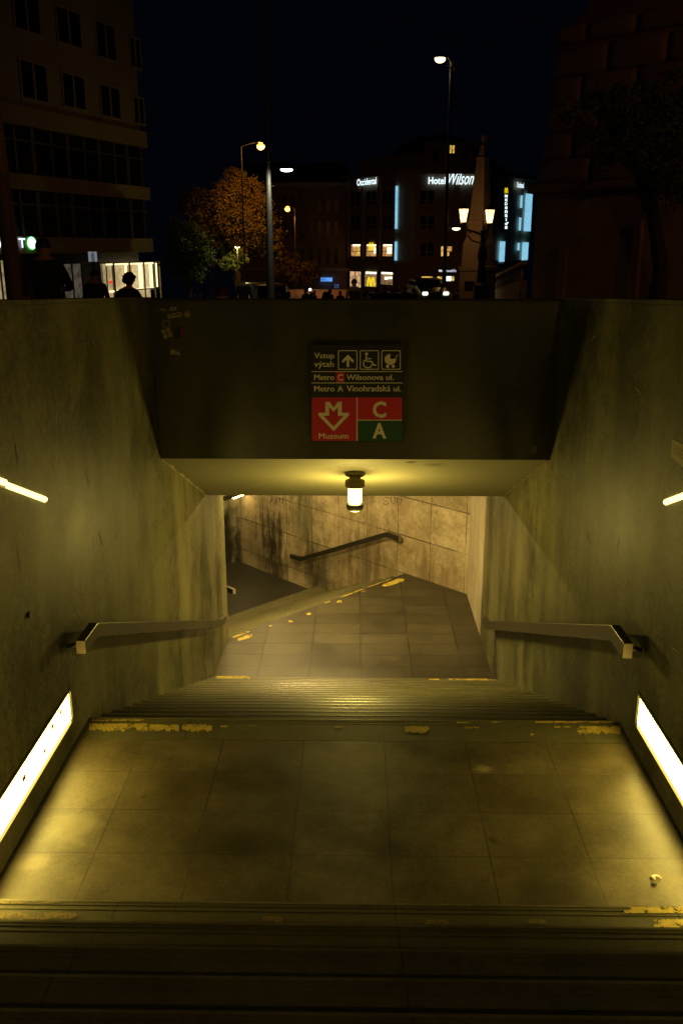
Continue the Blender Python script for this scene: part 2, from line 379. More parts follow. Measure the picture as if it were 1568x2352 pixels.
# lower flight (18 steps)
low_flight = thing('staircase', 'long flight of narrow steps descending under the lintel to the tiled passage', 'staircase', (0, YT, ZL))
p = stair_profile(YT, ZL, GO2, RIS2, 17, YT-0.326)
p = p[:-9] if len(p) > 9 and False else p
p2 = [q for q in p]
yl, zl = YT+17*GO2, ZL-17*RIS2
p2 += [(yl-0.008, zl), (yl, zl-0.008), (yl, ZB-0.2)]
stair_mesh(MB(), p2, I3, XL, XR, 0.9).build('steps', 'step', low_flight)
def nosings(par, y0, z0, g, r, ks):
    b = MB()
    for k in ks: b.box((XL+0.004, y0+k*g-0.014, z0-k*r-0.012), (XR-0.004, y0+k*g+0.0025, z0-k*r+0.0015))
    return b.build('nosings', stone('worn_glint_nosing', (0.10, 0.095, 0.05), (0.24, 0.22, 0.13), (0.28, 0.5), streak=False, grain=1.0, mottle=0.7), par)  # paler worn edges, with the upper flight's glints put into the colour
nosings(up_flight, up_y0, 0, GO, RIS, range(0, 14)); nosings(low_flight, YT, ZL, GO2, RIS2, range(0, 18))
strips(low_flight, YT, ZL, GO2, RIS2, 18, range(1, 18))
LF = yl                                            # foot of the lower flight
A = Vector((XL, 13.88, ZB)); Bc = Vector(wallpt(1.585, ZB))
# the turning landing with its skewed edge
mbf = MB().prism([(XL, LF, ZB), (XR, LF, ZB), (XR, 15.9, ZB), tuple(Bc), tuple(A)], (0, 0, -0.3))
struct(mbf.build('passage_floor', 'lowfloor'))
# skew flight (8 steps down along D45)
S45 = Vector((1, 1, 0)).normalized()
sk = thing('staircase', 'short skewed flight turning down to the left behind the passage corner', 'staircase', tuple(A))
def fsk(x, y, z): return Vector((A.x, A.y, 0)) + S45*x + D45*y + Vector((0, 0, z))
wsk = (Bc-A).dot(S45)
p = stair_profile(0.33, ZB-0.145, 0.33, 0.145, 6, 0.002)
p += [(0.33+6*0.33+0.33, ZB-7*0.145), (0.33+6*0.33+0.33, ZB-8*0.145)]
stair_mesh(MB(), [(0.002, ZB-0.01)]+p[0:], fsk, 0.0, wsk-0.004, 0.5).build('steps', 'step', sk)
ZD = -5.93
struct(MB().prism([(-9, 13.0, ZD), (2, 13.0, ZD), (2, 22.0, ZD), (-9, 22.0, ZD)], (0, 0, -0.2)).build('lower_floor', plain('dark_floor', (0.022, 0.020, 0.014), 0.5, 0, 0.5, 1.2)))

# side walls of the stair well
def top_z(y): return 1.05 + 0.049*(9.58-y)
def side_wall(x, sgn, y1, label):
    t = thing('retaining_wall', label, 'wall', (x, 0, ZL))
    mb = MB(); xo = x + sgn*0.38
    poly = [(x, -0.6, -3.2), (x, YT, -3.2), (x, 8, -6.4), (x, y1, -6.4), (x, y1, -1.81), (x, 12.31, -1.81), (x, 12.31, 0.3), (x, 9.9, 0.3), (x, 9.9, top_z(9.9)), (x, -0.6, top_z(-0.6))]
    # the lamp niche is left open in the face: face rings round it
    n0, n1, nz0, nz1 = NICHE
    def wallface(xx, hole):
        loops = [[(y, z) for _, y, z in poly]]
        if hole: loops.append([(n0, nz0), (n1, nz0), (n1, nz1), (n0, nz1)])
        mb.sheet(loops, lambda a, b: Vector((xx, a, b)))
    wallface(x, True); wallface(xo, False)
    n = len(poly)
    mb.add([p_ for p_ in poly] + [(xo, q[1], q[2]) for q in poly], [(i, (i+1) % n, n+(i+1) % n, n+i) for i in range(n)])
    e = x + sgn*0.045
    mb.add([(x, n0, nz0), (x, n1, nz0), (x, n1, nz1), (x, n0, nz1), (e, n0, nz0), (e, n1, nz0), (e, n1, nz1), (e, n0, nz1)], [(0, 1, 5, 4), (1, 2, 6, 5), (2, 3, 7, 6), (3, 0, 4, 7), (4, 5, 6, 7)])
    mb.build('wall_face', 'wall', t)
    MB().prism([(x-sgn*0.004, -0.62, top_z(-0.62)+0.003), (x-sgn*0.004, 9.9, top_z(9.9)+0.003), (xo, 9.9, top_z(9.9)+0.003), (xo, -0.62, top_z(-0.62)+0.003)], (0, 0, 0.03)).build('coping', 'wall', t)
    return t
NICHE = (3.95, 6.075, -1.885, -1.60)
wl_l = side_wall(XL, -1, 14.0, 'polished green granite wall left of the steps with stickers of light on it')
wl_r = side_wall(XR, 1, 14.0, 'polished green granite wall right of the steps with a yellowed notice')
def scratches(x, par, seed):
    r_ = random.Random(seed)
    for nm, c, n in (('pale_scratches', (0.34, 0.30, 0.17), 26), ('dark_scuffs', (0.010, 0.009, 0.005), 22)):
        b = MB()
        for _ in range(n):
            y, z = r_.uniform(5.2, 13.4), r_.uniform(-2.6, 0.9); z = min(z, -0.3-0.25*(y-5)) if r_.random() < 0.7 else z
            if NICHE[0]-0.2 < y < NICHE[1]+0.2 and z < -1.4: continue
            if y > 12 and z > -1.9: z -= 1.5
            a = r_.uniform(-0.6, 0.6)+math.pi/2*(r_.random() < 0.6); ln = r_.uniform(0.03, 0.16); wd = r_.uniform(0.003, 0.010)
            for q_ in stroke([(y, z), (y+ln*0.5*math.cos(a), z+ln*0.5*math.sin(a)+0.006), (y+ln*math.cos(a), z+ln*math.sin(a))], wd): b.sheet([q_], lambda u, v: Vector((x-(0.002 if x > 0 else -0.002), u, v)))
        b.build(nm, plain(nm, c, 0.8, 0, 0.3, 30), par)
scratches(XL, wl_l, 1); scratches(XR, wl_r, 2)
wl_l['label'] = 'polished granite wall left of the steps, above the panel with red and brown marks'
wl_r['label'] = 'polished granite wall right of the steps, with the yellowed notice'
for x, sgn, lab in ((XL, -1, 'low glowing light panel with spots on its cover, set in the left wall'), (XR, 1, 'low glowing light panel with a clean cover, set in the right wall')):
    n0, n1, nz0, nz1 = NICHE
    t = thing('light_panel', lab, 'wall light', (x, 5, nz0), 'light panels beside the landing')
    MB().rbox((min(x+sgn*0.012, x+sgn*0.03), n0+0.015, nz0+0.012), (max(x+sgn*0.012, x+sgn*0.03), n1-0.012, nz1-0.03), 0.004).build('diffuser', 'panelglow', t)
    fr = MB()
    for a, b in (((n0+0.002, nz1-0.028), (n1-0.002, nz1-0.002)), ((n0+0.002, nz0+0.002), (n1-0.002, nz0+0.010))):
        fr.box((min(x+sgn*0.04, x-sgn*0.006), a[0], a[1]), (max(x+sgn*0.04, x-sgn*0.006), b[0], b[1]))
    fr.build('frame', 'frame', t)
    if sgn < 0:
        for (px, py, r_, nm, c) in ((59, 1787, 0.021, 'red_sticker', (0.45, 0.02, 0.01)), (106, 1725, 0.016, 'brown_sticker', (0.12, 0.06, 0.02)), (124, 1668, 0.02, 'spot', (0.55, 0.38, 0.08)), (143, 1635, 0.018, 'spot', (0.6, 0.42, 0.1))):
            c0 = atX(px, py, x-sgn*0.0)
            MB().prism([(x+sgn*0.0105, c0.y+a*1.5, c0.z+b) for a, b in arc(0, 0, r_, 0, 330, 11)], (-0.003*sgn, 0, 0)).build(nm, plain(nm, c, 0.7), t)
# sloped glowing bars on both walls
for x, sgn, lab in ((XL, -1, 'slanting glowing bar high on the left wall, in two pieces'), (XR, 1, 'slanting glowing bar high on the right wall, above its handrail')):
    t = thing('glow_strip', lab, 'wall light', (x, 5.4, 0.1), 'slanting glowing bars on the side walls')
    f = lambda y: 0.225-0.43*(y-5.2)
    for y0, y1, dz in ((4.2, 5.262, 0.012), (5.285, 5.915, 0.0)):
        MB().tube([(x-sgn*0.004, y0, f(y0)+dz), (x-sgn*0.004, y1, f(y1)+dz)], 0.021, 8).build('tube', 'strip', t, smooth=True)
    MB().prism([(x-sgn*0.002, 4.2, f(4.2)+0.03), (x-sgn*0.002, 5.93, f(5.93)+0.03), (x-sgn*0.002, 5.93, f(5.93)-0.026), (x-sgn*0.002, 4.2, f(4.2)-0.026)], (sgn*0.02, 0, 0)).build('housing', 'steel', t)
# lintel wall over the passage and sloping soffit
pw_ = MB().box((XL+0.002, 9.58, -0.65), (XR-0.002, 9.96, 1.03)).build('parapet_wall', 'front')
MB().box((XL+0.002, 9.577, 1.031), (XR-0.002, 9.963, 1.052)).build('coping', plain('rough_coping', (0.06, 0.058, 0.04), 0.75, spec=0.2), pw_)
tag(bpy.data.objects['parapet_wall'], 'dark polished stone parapet across the stair carrying the metro sign', 'wall')
mb = MB()
mb.prism([(XL+0.004, 9.584, -0.651), (XL+0.004, 12.31, -1.826), (XL+0.004, 23.0, -1.826), (XL+0.004, 23.0, -0.72), (XL+0.004, 9.97, -0.60), (XL+0.004, 9.97, -0.651)], (XR-XL-0.008, 0, 0))
struct(mb.build('ceiling', 'plaster'))
struct(MB().box((-9, 14.02, -1.83), (XL-0.002, 23, -1.5)).build('ceiling', 'plaster'))
# ragged old paint line where the soffit meets the side walls
rng = random.Random(4)
for x, sgn in ((XL, 1), (XR, -1)):
    top = []; bot = []
    n = 46
    for i in range(n+1):
        u = i/n; y = 9.60+u*2.70; z = -0.656-(y-9.584)*0.431
        top.append(Vector((x+sgn*0.006, y, z-0.003))); bot.append(Vector((x+sgn*(0.02+0.05*rng.random()**1.5), y, z-0.004)))
    b = MB().add(top+bot, [(i, i+1, n+2+i, n+1+i) for i in range(n)]).build('paint_edge', plain('paint_edge', (0.55, 0.50, 0.36) if sgn > 0 else (0.36, 0.32, 0.22), 0.8), bpy.data.objects['ceiling'])
# tiled stretch beyond the polished wall, the skew wall with the burn marks, and the left inner wall
t = thing('tiled_wall', 'stained pale stone wall with burn marks and graffiti at the end of the passage', 'wall', tuple(CORN))
F = Vector(wallpt(6.98, 0)); G = (-9.0, F.y+0.02)
mb = MB()
nrm = Vector((1, 1, 0)).normalized()
mb.prism([wallpt(0, -6.3), wallpt(6.98, -6.3), wallpt(6.98, -1.81), wallpt(0, -1.81)], nrm*0.3)
mb.build('wall_face', 'tile', t)
GR = plain('graffiti_ink', (0.05, 0.04, 0.03), 0.7)
def skewmap(s, z, o=0.004): v = Vector(wallpt(s, z)); return v - nrm*o
def onskew(px, py, o=0.004): return atP(px, py, CORN - nrm*o, nrm)
def scribble(px0, py0, px1, py1, letters, seed, col):
    r_ = random.Random(seed); b = MB(); n = letters
    for i in range(n):
        cx = px0+(i+0.5)*(px1-px0)/n; h = (py1-py0)/2; cy = (py0+py1)/2; wd = (px1-px0)/n
        pts = [(cx+r_.uniform(-.5, .5)*wd, cy+r_.uniform(-1, 1)*h) for _ in range(5)]
        sm = []
        for j in range(len(pts)-1):
            for k in range(4):
                u = k/4; sm.append((pts[j][0]*(1-u)+pts[j+1][0]*u+math.sin(u*3.1)*wd*.15, pts[j][1]*(1-u)+pts[j+1][1]*u))
        for q in stroke(sm, 1.3): b.sheet([q], lambda x, y: onskew(x, y))
    return b.build('graffiti', col, t)
scribble(620, 1141, 652, 1158, 4, 3, GR); scribble(512, 1155, 538, 1172, 3, 5, plain('graffiti_red', (0.16, 0.03, 0.02), 0.8))
b = MB()
for pts in ([(893, 1142), (882, 1143), (878, 1150), (888, 1152), (892, 1156), (884, 1159), (877, 1154)], [(897, 1141), (897, 1153), (903, 1157), (907, 1150), (906, 1141)], [(912, 1143), (911, 1157)], [(905, 1142), (924, 1148)], [(921, 1144), (919, 1160)]):
    for q in stroke(pts, 1.4): b.sheet([q], lambda x, y: onskew(x, y))
b.build('graffiti', GR, t)
rw = MB().box((XR+0.002, 14.002, -6.3), (XR+0.38, 15.9, -1.81)).build('tiled_wall', stone('clean_limestone', (0.20, 0.17, 0.12), (0.46, 0.41, 0.31), (0.4, 0.7), (('y', 0.86, 0.35, 0.012), ('z', 0.80, -4.77, 0.012)), streak=True, tint=(0.16, 0.17, 0.09), spec=0.3))
tag(rw, 'narrow pale stone wall seen edge-on between the right granite wall and the corner', 'wall')
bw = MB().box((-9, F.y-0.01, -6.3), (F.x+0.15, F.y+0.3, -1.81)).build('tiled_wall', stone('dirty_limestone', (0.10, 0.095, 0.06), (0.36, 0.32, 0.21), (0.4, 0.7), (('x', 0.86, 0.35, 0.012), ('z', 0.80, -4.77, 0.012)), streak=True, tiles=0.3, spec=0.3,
    grime_and_light=[((-3.2, F.y, -5.5), 0.8, (0.012, 0.011, 0.008), 0.97), ((-2.9, F.y, -3.6), 0.4, (0.05, 0.05, 0.03), 0.7)]))
tag(bw, 'grimy back wall with a black base at the far left of the passage', 'wall')
iw = MB().prism([(XL-0.1, 13.9, -6.3), (XL-0.1-3.2, 13.9+3.2, -6.3), (XL-0.1-3.2, 13.9+3.2, -1.83), (XL-0.1, 13.9, -1.83)], (-0.25, -0.25, 0)).build('granite_wall', 'wall')
tag(iw, 'granite wall along the hidden side of the skewed flight, behind the left wall end', 'wall')
# tube lights of the passage
def glow_bar(loc, dirv, ln, lab, s, wd=0.07, lit=1.0):
    t_ = thing('ceiling_light', lab, 'ceiling light', loc, 'lights of the lower passage')
    d = Vector(dirv).normalized(); c = Vector(loc); sd = d.cross(Vector((0, 0, 1)))
    def bar(l, w_, z0, z1, cc=None):
        c = cc or Vector(loc)
        return MB().prism([c-d*l/2-sd*w_+Vector((0, 0, z0)), c+d*l/2-sd*w_+Vector((0, 0, z0)), c+d*l/2+sd*w_+Vector((0, 0, z0)), c-d*l/2+sd*w_+Vector((0, 0, z0))], (0, 0, z1-z0))
    bar(ln, wd+0.02, 0.0, 0.05).build('housing', 'frame', t_); bar((ln-0.04)*lit, wd, -0.04, -0.002, c+d*(ln-0.04)*(1-lit)/2).build('diffuser', glow('passage_tube', (1.0, 0.70, 0.24), s), t_)
    return t_
glow_bar((-0.75, 14.55, -1.88), (1, 1, 0), 1.5, 'light under the flat passage ceiling above the turning landing', 330)
glow_bar((-2.2, 18.0, -1.88), (1, 1, 0), 1.4, 'light under the passage ceiling above the skewed flight', 150)
c0 = atY(534, 1137, 20.3)
glow_bar((c0.x-0.12, 20.0, c0.z-0.02), (0.62, 1, 0), 1.3, 'dark tube lamp with a bright end at the upper left of the passage', 30, 0.05, 0.3)

# handrails: square steel sections on the walls
def rail(name, lab, pts, parent_loc, w_=0.07, h_=0.105, brackets=()):
    """mitred bar of box section along pts (list of 3-D), width horizontal, height vertical"""
    t_ = thing(name, lab, 'handrail', parent_loc, 'square steel handrails of the stair')
    pts = [Vector(q) for q in pts]; b = MB(); rings = []
    for i, q in enumerate(pts):
        d0 = (pts[i]-pts[i-1]).normalized() if i else (pts[1]-pts[0]).normalized()
        d1 = (pts[i+1]-pts[i]).normalized() if i < len(pts)-1 else d0
        tg = (d0+d1).normalized(); hz = Vector((tg.y, -tg.x, 0)).normalized(); vt = hz.cross(tg) if hz.cross(tg).z > 0 else -hz.cross(tg)
        k = 1/max(0.5, tg.dot(d0))
        rings.append([q+hz*a*w_/2+vt*c*h_/2*k for a, c in ((-1, -1), (1, -1), (1, 1), (-1, 1))])
    vs = [v for r_ in rings for v in r_]; fs = [(0, 1, 2, 3), tuple(len(vs)-4+i for i in range(4))]
    for i in range(len(rings)-1):
        for k in range(4): fs.append((i*4+k, i*4+(k+1) % 4, i*4+4+(k+1) % 4, i*4+4+k))
    b.add(vs, fs); b.build('rail', 'steel', t_, bevel=0.004)
    for r_, tg in ((rings[0], (pts[0]-pts[1]).normalized()), (rings[-1], (pts[-1]-pts[-2]).normalized())):
        cc = sum(r_, Vector())/4; MB().prism([cc+(v-cc)*0.95+tg*0.0005 for v in r_], tg*0.004).build('end_cap', plain('bare_steel', (0.30, 0.25, 0.18), 0.45, 0.3), t_)
    for (q, wd) in brackets:
        MB().tube([Vector(q), Vector(wd)], 0.018, 8).build('bracket', 'steel', t_)
    return t_
so = 0.155
def srail(x): return [(x, 5.94, -1.21), (x, 6.26, -1.215), (x, 12.25, -1.215-0.43*5.99), (x, 12.62, -1.215-0.43*6.2)]
def sbr(x, wx): return [((x, y, -1.215-0.43*max(0, y-6.26)-0.03), (wx, y, -1.215-0.43*max(0, y-6.26)-0.07)) for y in (6.1, 8.2, 10.2, 12.2)]
rail('handrail', 'square steel handrail along the left wall of the lower flight', srail(XL+so), (XL, 5.94, -1.2), brackets=sbr(XL+so, XL-0.02))
rail('handrail', 'square steel handrail along the right wall of the lower flight', srail(XR-so), (XR, 5.94, -1.2), brackets=sbr(XR-so, XR+0.02), h_=0.12)
hr = [onskew(917, 1235, 0.12), onskew(892, 1228, 0.12), onskew(690, 1283, 0.12), onskew(672, 1277, 0.12)]
h0 = onskew(889, 1226, 0.12); 
rail('handrail', 'steel handrail slanting along the stained wall above the skewed flight', [onskew(918, 1237, 0.12), onskew(889, 1227, 0.12), onskew(692, 1284, 0.12), onskew(668, 1277, 0.12)], tuple(h0), h_=0.10, brackets=[(onskew(870, 1234, 0.1), onskew(870, 1236, -0.03)), (onskew(720, 1277, 0.1), onskew(720, 1279, -0.03))])
e0 = atY(538, 1359, 14.55); e1 = e0 + D45*1.2 + Vector((0, 0, -0.5))
rail('handrail', 'stub of a steel handrail poking out past the end of the left wall', [tuple(e0), tuple(e0+D45*0.25), tuple(e1)], tuple(e0), h_=0.09, w_=0.06, brackets=[(e1, e1+Vector((-0.12, -0.12, 0)))])

# bulkhead lamp hanging from the soffit
lc = Vector((atY(815, 1083, 10.42).x, 10.42, -0.651-0.431*(10.42-9.584)))
t = thing('bulkhead_lamp', 'bright cylinder lamp with a rusty cap hanging below the sign', 'lamp', tuple(lc))
sl = math.atan(0.431); tilt = Matrix.Rotation(-sl, 3, 'X')
MB().lathe([(0.115, 0.006), (0.125, -0.008), (0.12, -0.03), (0.10, -0.045), (0.09, -0.05)], lc, 24, lambda v: tilt @ v).build('base', 'castmetal', t, smooth=True)
MB().lathe([(0.065, 0.0), (0.065, -0.02), (0.075, -0.05), (0.118, -0.065), (0.12, -0.135), (0.112, -0.14)], lc+Vector((0, 0, -0.035)), 24).build('cap', 'castmetal', t, smooth=True)
MB().lathe([(0.080, -0.15), (0.083, -0.155), (0.083, -0.33), (0.078, -0.348)], lc+Vector((0, 0, -0.035)), 24).build('bulb', 'lampglow', t, smooth=True)
gl, nt, b_ = newmat('lamp_cover'); b_.inputs['Base Color'].default_value = (0.9, 0.85, 0.55, 1); b_.inputs['Roughness'].default_value = 0.1
b_.inputs['Transmission Weight'].default_value = 1.0; b_.inputs['IOR'].default_value = 1.02
MB().lathe([(0.104, -0.352), (0.104, -0.405), (0.095, -0.425), (0.05, -0.445), (0.01, -0.45)], lc+Vector((0, 0, -0.035)), 24).build('end_cap', 'frame', t, smooth=True)
lamp('lamp_light', lc+Vector((0, 0, -0.53)), 110, (1.0, 0.75, 0.15), 0.06, t, (0, 0, -1), 170).data.spot_blend = 1.0
lamp('lamp_light', lc+Vector((0, -0.01, -0.66)), 150, (1.0, 0.75, 0.16), 0.13, t)
MB().lathe([(0.07, -0.09), (0.07, -0.152)], lc+Vector((0, 0, -0.035)), 20).build('socket', 'castmetal', t)
cage = MB()
for k in range(4):
    a = R(45+90*k); x_, y_ = 0.1*math.cos(a), 0.1*math.sin(a)
    cage.tube([lc+Vector((x_, y_, -0.13)), lc+Vector((x_, y_, -0.40))], 0.005, 6)
cage.build('cage', 'castmetal', t)

# ------------------------------------------------------------------ the metro sign
SY = 9.58
def S(zx, zy, off=0.0): return atY((1150+zx/2.61333)*0.574149, (1300+zy/2.61333)*0.574149, SY-0.085-off)
c0 = S(730, 1220)
sg = thing('metro_sign', 'metro entrance sign with black lift panel above red and green line plate', 'sign', tuple(c0))
back = MB()
lp = [S(x, y) for x, y in rrect(240, 210, 1216, 1222, 26)]
back.prism(lp, (0, 0.084, 0)); back.build('board', 'black', sg)
def fig(name, loops, mat, off=0.003):
    b = MB()
    for lp_ in loops: b.sheet([lp_] if not isinstance(lp_[0], list) else lp_, lambda x, y: S(x, y, off))
    return b.build(name, mat, sg)
rp = fig('red_plate', [arc(280, 783, 25, 180, 270, 5)+[(1172, 758)]+arc(1172, 783, 25, 270, 360, 5)+[(1197, 990), (733, 990), (733, 1212), (280, 1212)]+arc(280, 1187, 25, 90, 180, 5)], 'red')
gp = fig('green_plate', [[(733, 1001), (1197, 1001)]+arc(1172, 1187, 25, 0, 90, 5)+[(733, 1212)]], 'green')
fig('red_square', [[(507, 492), (596, 492), (596, 603), (507, 603)]], 'red'); fig('green_square', [[(510, 611), (600, 611), (600, 712), (510, 712)]], plain('deep_green', (0.004, 0.03, 0.01), 0.45))
fig('dividing_line', [[(252, 484), (1202, 484), (1202, 491), (252, 491)]], 'white'); fig('dividing_line', [[(252, 603), (1202, 603), (1202, 610), (252, 610)]], 'white', 0.0045)
fig('dividing_line', [[(720, 762), (730, 762), (730, 1212), (720, 1212)]], 'white', 0.0045); fig('dividing_line', [[(732, 991), (1196, 991), (1196, 1000), (732, 1000)]], 'white')
def word(s, box, bold=0.004, name='lettering'):
    b = MB(); 
    for i, dx in enumerate((-1.4, 0, 1.4) if bold < 0.01 else (0,)): lettering(b, s, (box[0]+dx, box[1], box[2]+dx, box[3]), lambda x, y: S(x, y, 0.0065+0.0004*i), 0.0 if bold < 0.01 else bold)
    return b.build(name, 'white', sg)
word('Vstup', (280, 290, 488, 366)); word('výtah', (280, 378, 482, 458))
word('Metro', (280, 518, 487, 576)); word('C', (523, 515, 578, 581), 0.02); word('Wilsonova', (616, 518, 998, 576)); word('ul.', (1031, 518, 1108, 576))
word('Metro', (280, 637, 487, 695)); word('A', (522, 637, 580, 695), 0.02); word('Vinohradská', (618, 632, 1072, 695)); word('ul.', (1106, 637, 1184, 695))
word('Muzeum', (328, 1130, 635, 1189), 0.005); word('C', (889, 800, 1030, 970), 0.03); word('A', (887, 1025, 1030, 1187), 0.03)
for n_, (x0, y0, x1, y1) in (('arrow_box', (528, 265, 728, 467)), ('wheelchair_box', (755, 265, 953, 467)), ('pram_box', (980, 265, 1180, 467))):
    fig(n_, [[rrect(x0, y0, x1, y1, 12), rrect(x0+8, y0+8, x1-8, y1-8, 7)]], 'white')
fig('arrow', [[(630, 310), (690, 370), (690, 392), (676, 392), (643, 360), (643, 440), (617, 440), (617, 360), (584, 392), (570, 392), (570, 372)]], 'white')
wc = [arc(824, 303, 16, 0, 345, 14)] + stroke([(822, 322), (822, 378), (878, 383), (906, 424), (928, 416)], 15) + stroke([(826, 352), (876, 353)], 11) + stroke(arc(838, 402, 46, 235, 10, 18), 12)
fig('wheelchair_figure', wc, 'white', 0.0035)
fig('pram', [arc(1071, 362, 58, 180, 270, 8)+[(1071, 354)]+[(1134, 354)]+arc(1073, 356, 61, 0, 180, 12), arc(1045, 432, 17, 0, 345, 12), arc(1104, 432, 17, 0, 345, 12)] + stroke([(1130, 354), (1137, 328), (1154, 313)], 8), 'white', 0.0035)
fig('arrow_emblem', [[[(395, 803), (437, 803), (482, 865), (524, 803), (566, 803), (566, 918), (640, 918), (640, 945), (482, 1110), (322, 945), (322, 918), (395, 918)],
    [(434, 858), (434, 949), (374, 949), (482, 1062), (588, 949), (526, 949), (526, 858), (482, 906)]]], 'white', 0.0065)

# ------------------------------------------------------------------ stickers and small marks on the walls
def FW(px, py, o): return atY(px, py, SY-o)
def sticker(name, lab, loops, col, o=0.003, marks=(), mcol=(0.03, 0.03, 0.03)):
    b = MB()
    for lp_ in loops: b.prism([FW(x, y, o) for x, y in lp_], (0, 0.0025, 0))
    ob = b.build(name, plain(name, col, 0.7, 0, 0.2, 40)); tag(ob, lab, 'sticker', 'stickers on the parapet')
    if marks:
        m_ = MB()
        for lp_ in marks: m_.sheet([lp_], lambda x, y: FW(x, y, o+0.0006))
        m_.build('print', plain('print', mcol, 0.7), ob)
    return ob
q = lambda *a: [(x/1.568*0.574149, (1150+y/1.568)*0.574149) for x, y in a]
sticker('sticker', 'small upright pale sticker, leftmost of the cluster on the parapet', [q((889, 153), (903, 150), (906, 190), (892, 193))], (0.30, 0.28, 0.2))
sticker('sticker', 'faded dark sticker with light edge high on the parapet, top of the cluster', [q((985, 128), (1046, 132), (1042, 162), (1000, 146))], (0.10, 0.10, 0.085), marks=[q((1005, 136), (1040, 139), (1038, 144), (1004, 141))], mcol=(.3, .28, .2))
sticker('sticker', 'small white sticker just under the parapet top, above the wide one', [q((1070, 125), (1105, 121), (1110, 141), (1062, 146))], (0.34, 0.33, 0.26), marks=[q((1075, 132), (1098, 129), (1099, 134), (1076, 137))])
sticker('sticker', 'wide pale sticker with torn print, beside the round one', [q((1050, 170), (1136, 154), (1143, 180), (1056, 197))], (0.30, 0.27, 0.19), marks=[q((1062, 176), (1090, 171), (1092, 177), (1064, 182)), q((1096, 169), (1130, 163), (1131, 170), (1098, 176))])
sticker('sticker', 'round yellowish sticker, rightmost on the parapet cluster', [q(*[(1175+20*math.cos(R(a)), 168+20*math.sin(R(a))) for a in range(0, 360, 24)])], (0.30, 0.2, 0.08))
sticker('sticker', 'square sticker with a pale outline above the four small ones', [q((1015, 212), (1062, 204), (1071, 244), (1022, 252))], (0.20, 0.19, 0.13), marks=[q((1023, 217), (1057, 211), (1064, 239), (1028, 246))], mcol=(.05, .05, .04))
sticker('sticker', 'block of four small pale square stickers', [q((1009, 268), (1034, 259), (1045, 285), (1019, 293)), q((1040, 257), (1062, 249), (1073, 274), (1050, 283)), q((1021, 299), (1046, 291), (1054, 318), (1032, 326)), q((1053, 288), (1075, 279), (1085, 305), (1062, 314))], (0.30, 0.28, 0.17))
sticker('sticker', 'dark sticker with a red right half, lowest right of the cluster', [q((1090, 250), (1150, 246), (1152, 318), (1094, 324))], (0.02, 0.018, 0.02), marks=[q((1130, 252), (1150, 250), (1151, 312), (1134, 314))], mcol=(0.16, 0.01, 0.01))
sticker('sticker', 'torn scrap of pale paper below the sticker cluster', [q((1068, 400), (1082, 386), (1100, 398), (1126, 408), (1131, 428), (1110, 418), (1072, 421))], (0.34, 0.31, 0.20))
qr = lambda *a: [((1731+x/1.568)*0.574149, (1150+y/1.568)*0.574149) for x, y in a]
sticker('sticker', 'lone small square sticker low at the right end of the parapet', [qr((611, 1000), (652, 994), (649, 1042), (608, 1046))], (0.13, 0.11, 0.06))
# notice on the right wall
def RW(px, py, o=0.004): return atX(px, py, XR-o)
nb = MB().prism([RW(*c) for c in qr((1497, 950), (1640, 1020), (1640, 1190), (1488, 1060))], (0.003, 0, 0)).build('paper_notice', M['paper'])
tag(nb, 'yellowed paper notice with faint lines of print on the right wall', 'notice')
m_ = MB()
for k in (0.3, 0.5, 0.68):
    a = (1505, 950+k*100+5); e = (1630, 1020+k*150)
    m_.sheet([qr(a, e, (e[0], e[1]+7), (a[0], a[1]+6))], lambda x, y: RW(x, y, 0.0052))
m_.build('print', plain('faint_print', (0.2, 0.15, 0.07), 0.8), nb)
ob = MB().prism([(XL+0.005, atX(65, 1412, XL).y+a, atX(65, 1412, XL).z+b) for a, b in arc(0, 0, 0.022, 0, 340, 14)], (0.012, 0, 0)).build('anchor_disc', 'steel')
tag(ob, 'small round metal disc on the left wall above its light panel', 'wall fitting')
# scuffs
for px, py, X in ((1415, 0, 0),):
    pass
# yellow edge paint: patches on treads
def patch(parent, px0, py0, px1, py1, z, mat='yellow', seed=0, ragged=0.6, name='edge_paint', o=0.004):
    r_ = random.Random(seed); n = max(7, int((px1-px0)/2.2)); top = []; bot = []; h = (py1-py0)*0.56; mid = (py0+py1)/2; a = b_ = 0.0
    for i in range(n+1):
        a = 0.72*a+r_.uniform(-1, 1)*ragged*0.5; b_ = 0.72*b_+r_.uniform(-1, 1)*ragged*0.9
        x = px0+(px1-px0)*i/n; e = (0.55+0.4*r_.random()) if i in (0, n) else 1
        top.append((x, mid-h*e*(1-0.5*min(1, abs(a))))); bot.append((x, mid+h*e*(1-min(1.2, abs(b_)))))
    b = MB(); P = [atZ(x, y, z+o) for x, y in top+bot[::-1]]
    m_ = len(top)
    b.add(P, [(i, i+1, 2*m_-2-i, 2*m_-1-i) for i in range(m_-1)])
    return b.build(name, mat, parent)
zl_ = ZL
for i, (a, c, d, e) in enumerate([(205, 1662, 340, 1680), (343, 1664, 411, 1680), (419, 1664, 487, 1681), (507, 1666, 523, 1671), (573, 1666, 593, 1669), (930, 1668, 985, 1684), (1066, 1669, 1099, 1673), (1218, 1684, 1234, 1690), (1272, 1668, 1310, 1672), (1325, 1668, 1424, 1686),
        (212, 1652, 330, 1656), (1048, 1658, 1080, 1661), (1128, 1657, 1152, 1660), (1228, 1656, 1410, 1661), (770, 1668, 786, 1671)]):
    patch(low_flight, a, c, d, e, ZL, seed=i)
for i, (a, c, d, e) in enumerate([(494, 1556, 573, 1561), (985, 1562, 1008, 1566), (1028, 1562, 1135, 1567)]):
    patch(low_flight, a, c-3, d, e-0.5, ZB+RIS2, seed=40+i, ragged=0.1, o=0.0065)
zs = ZL+RIS
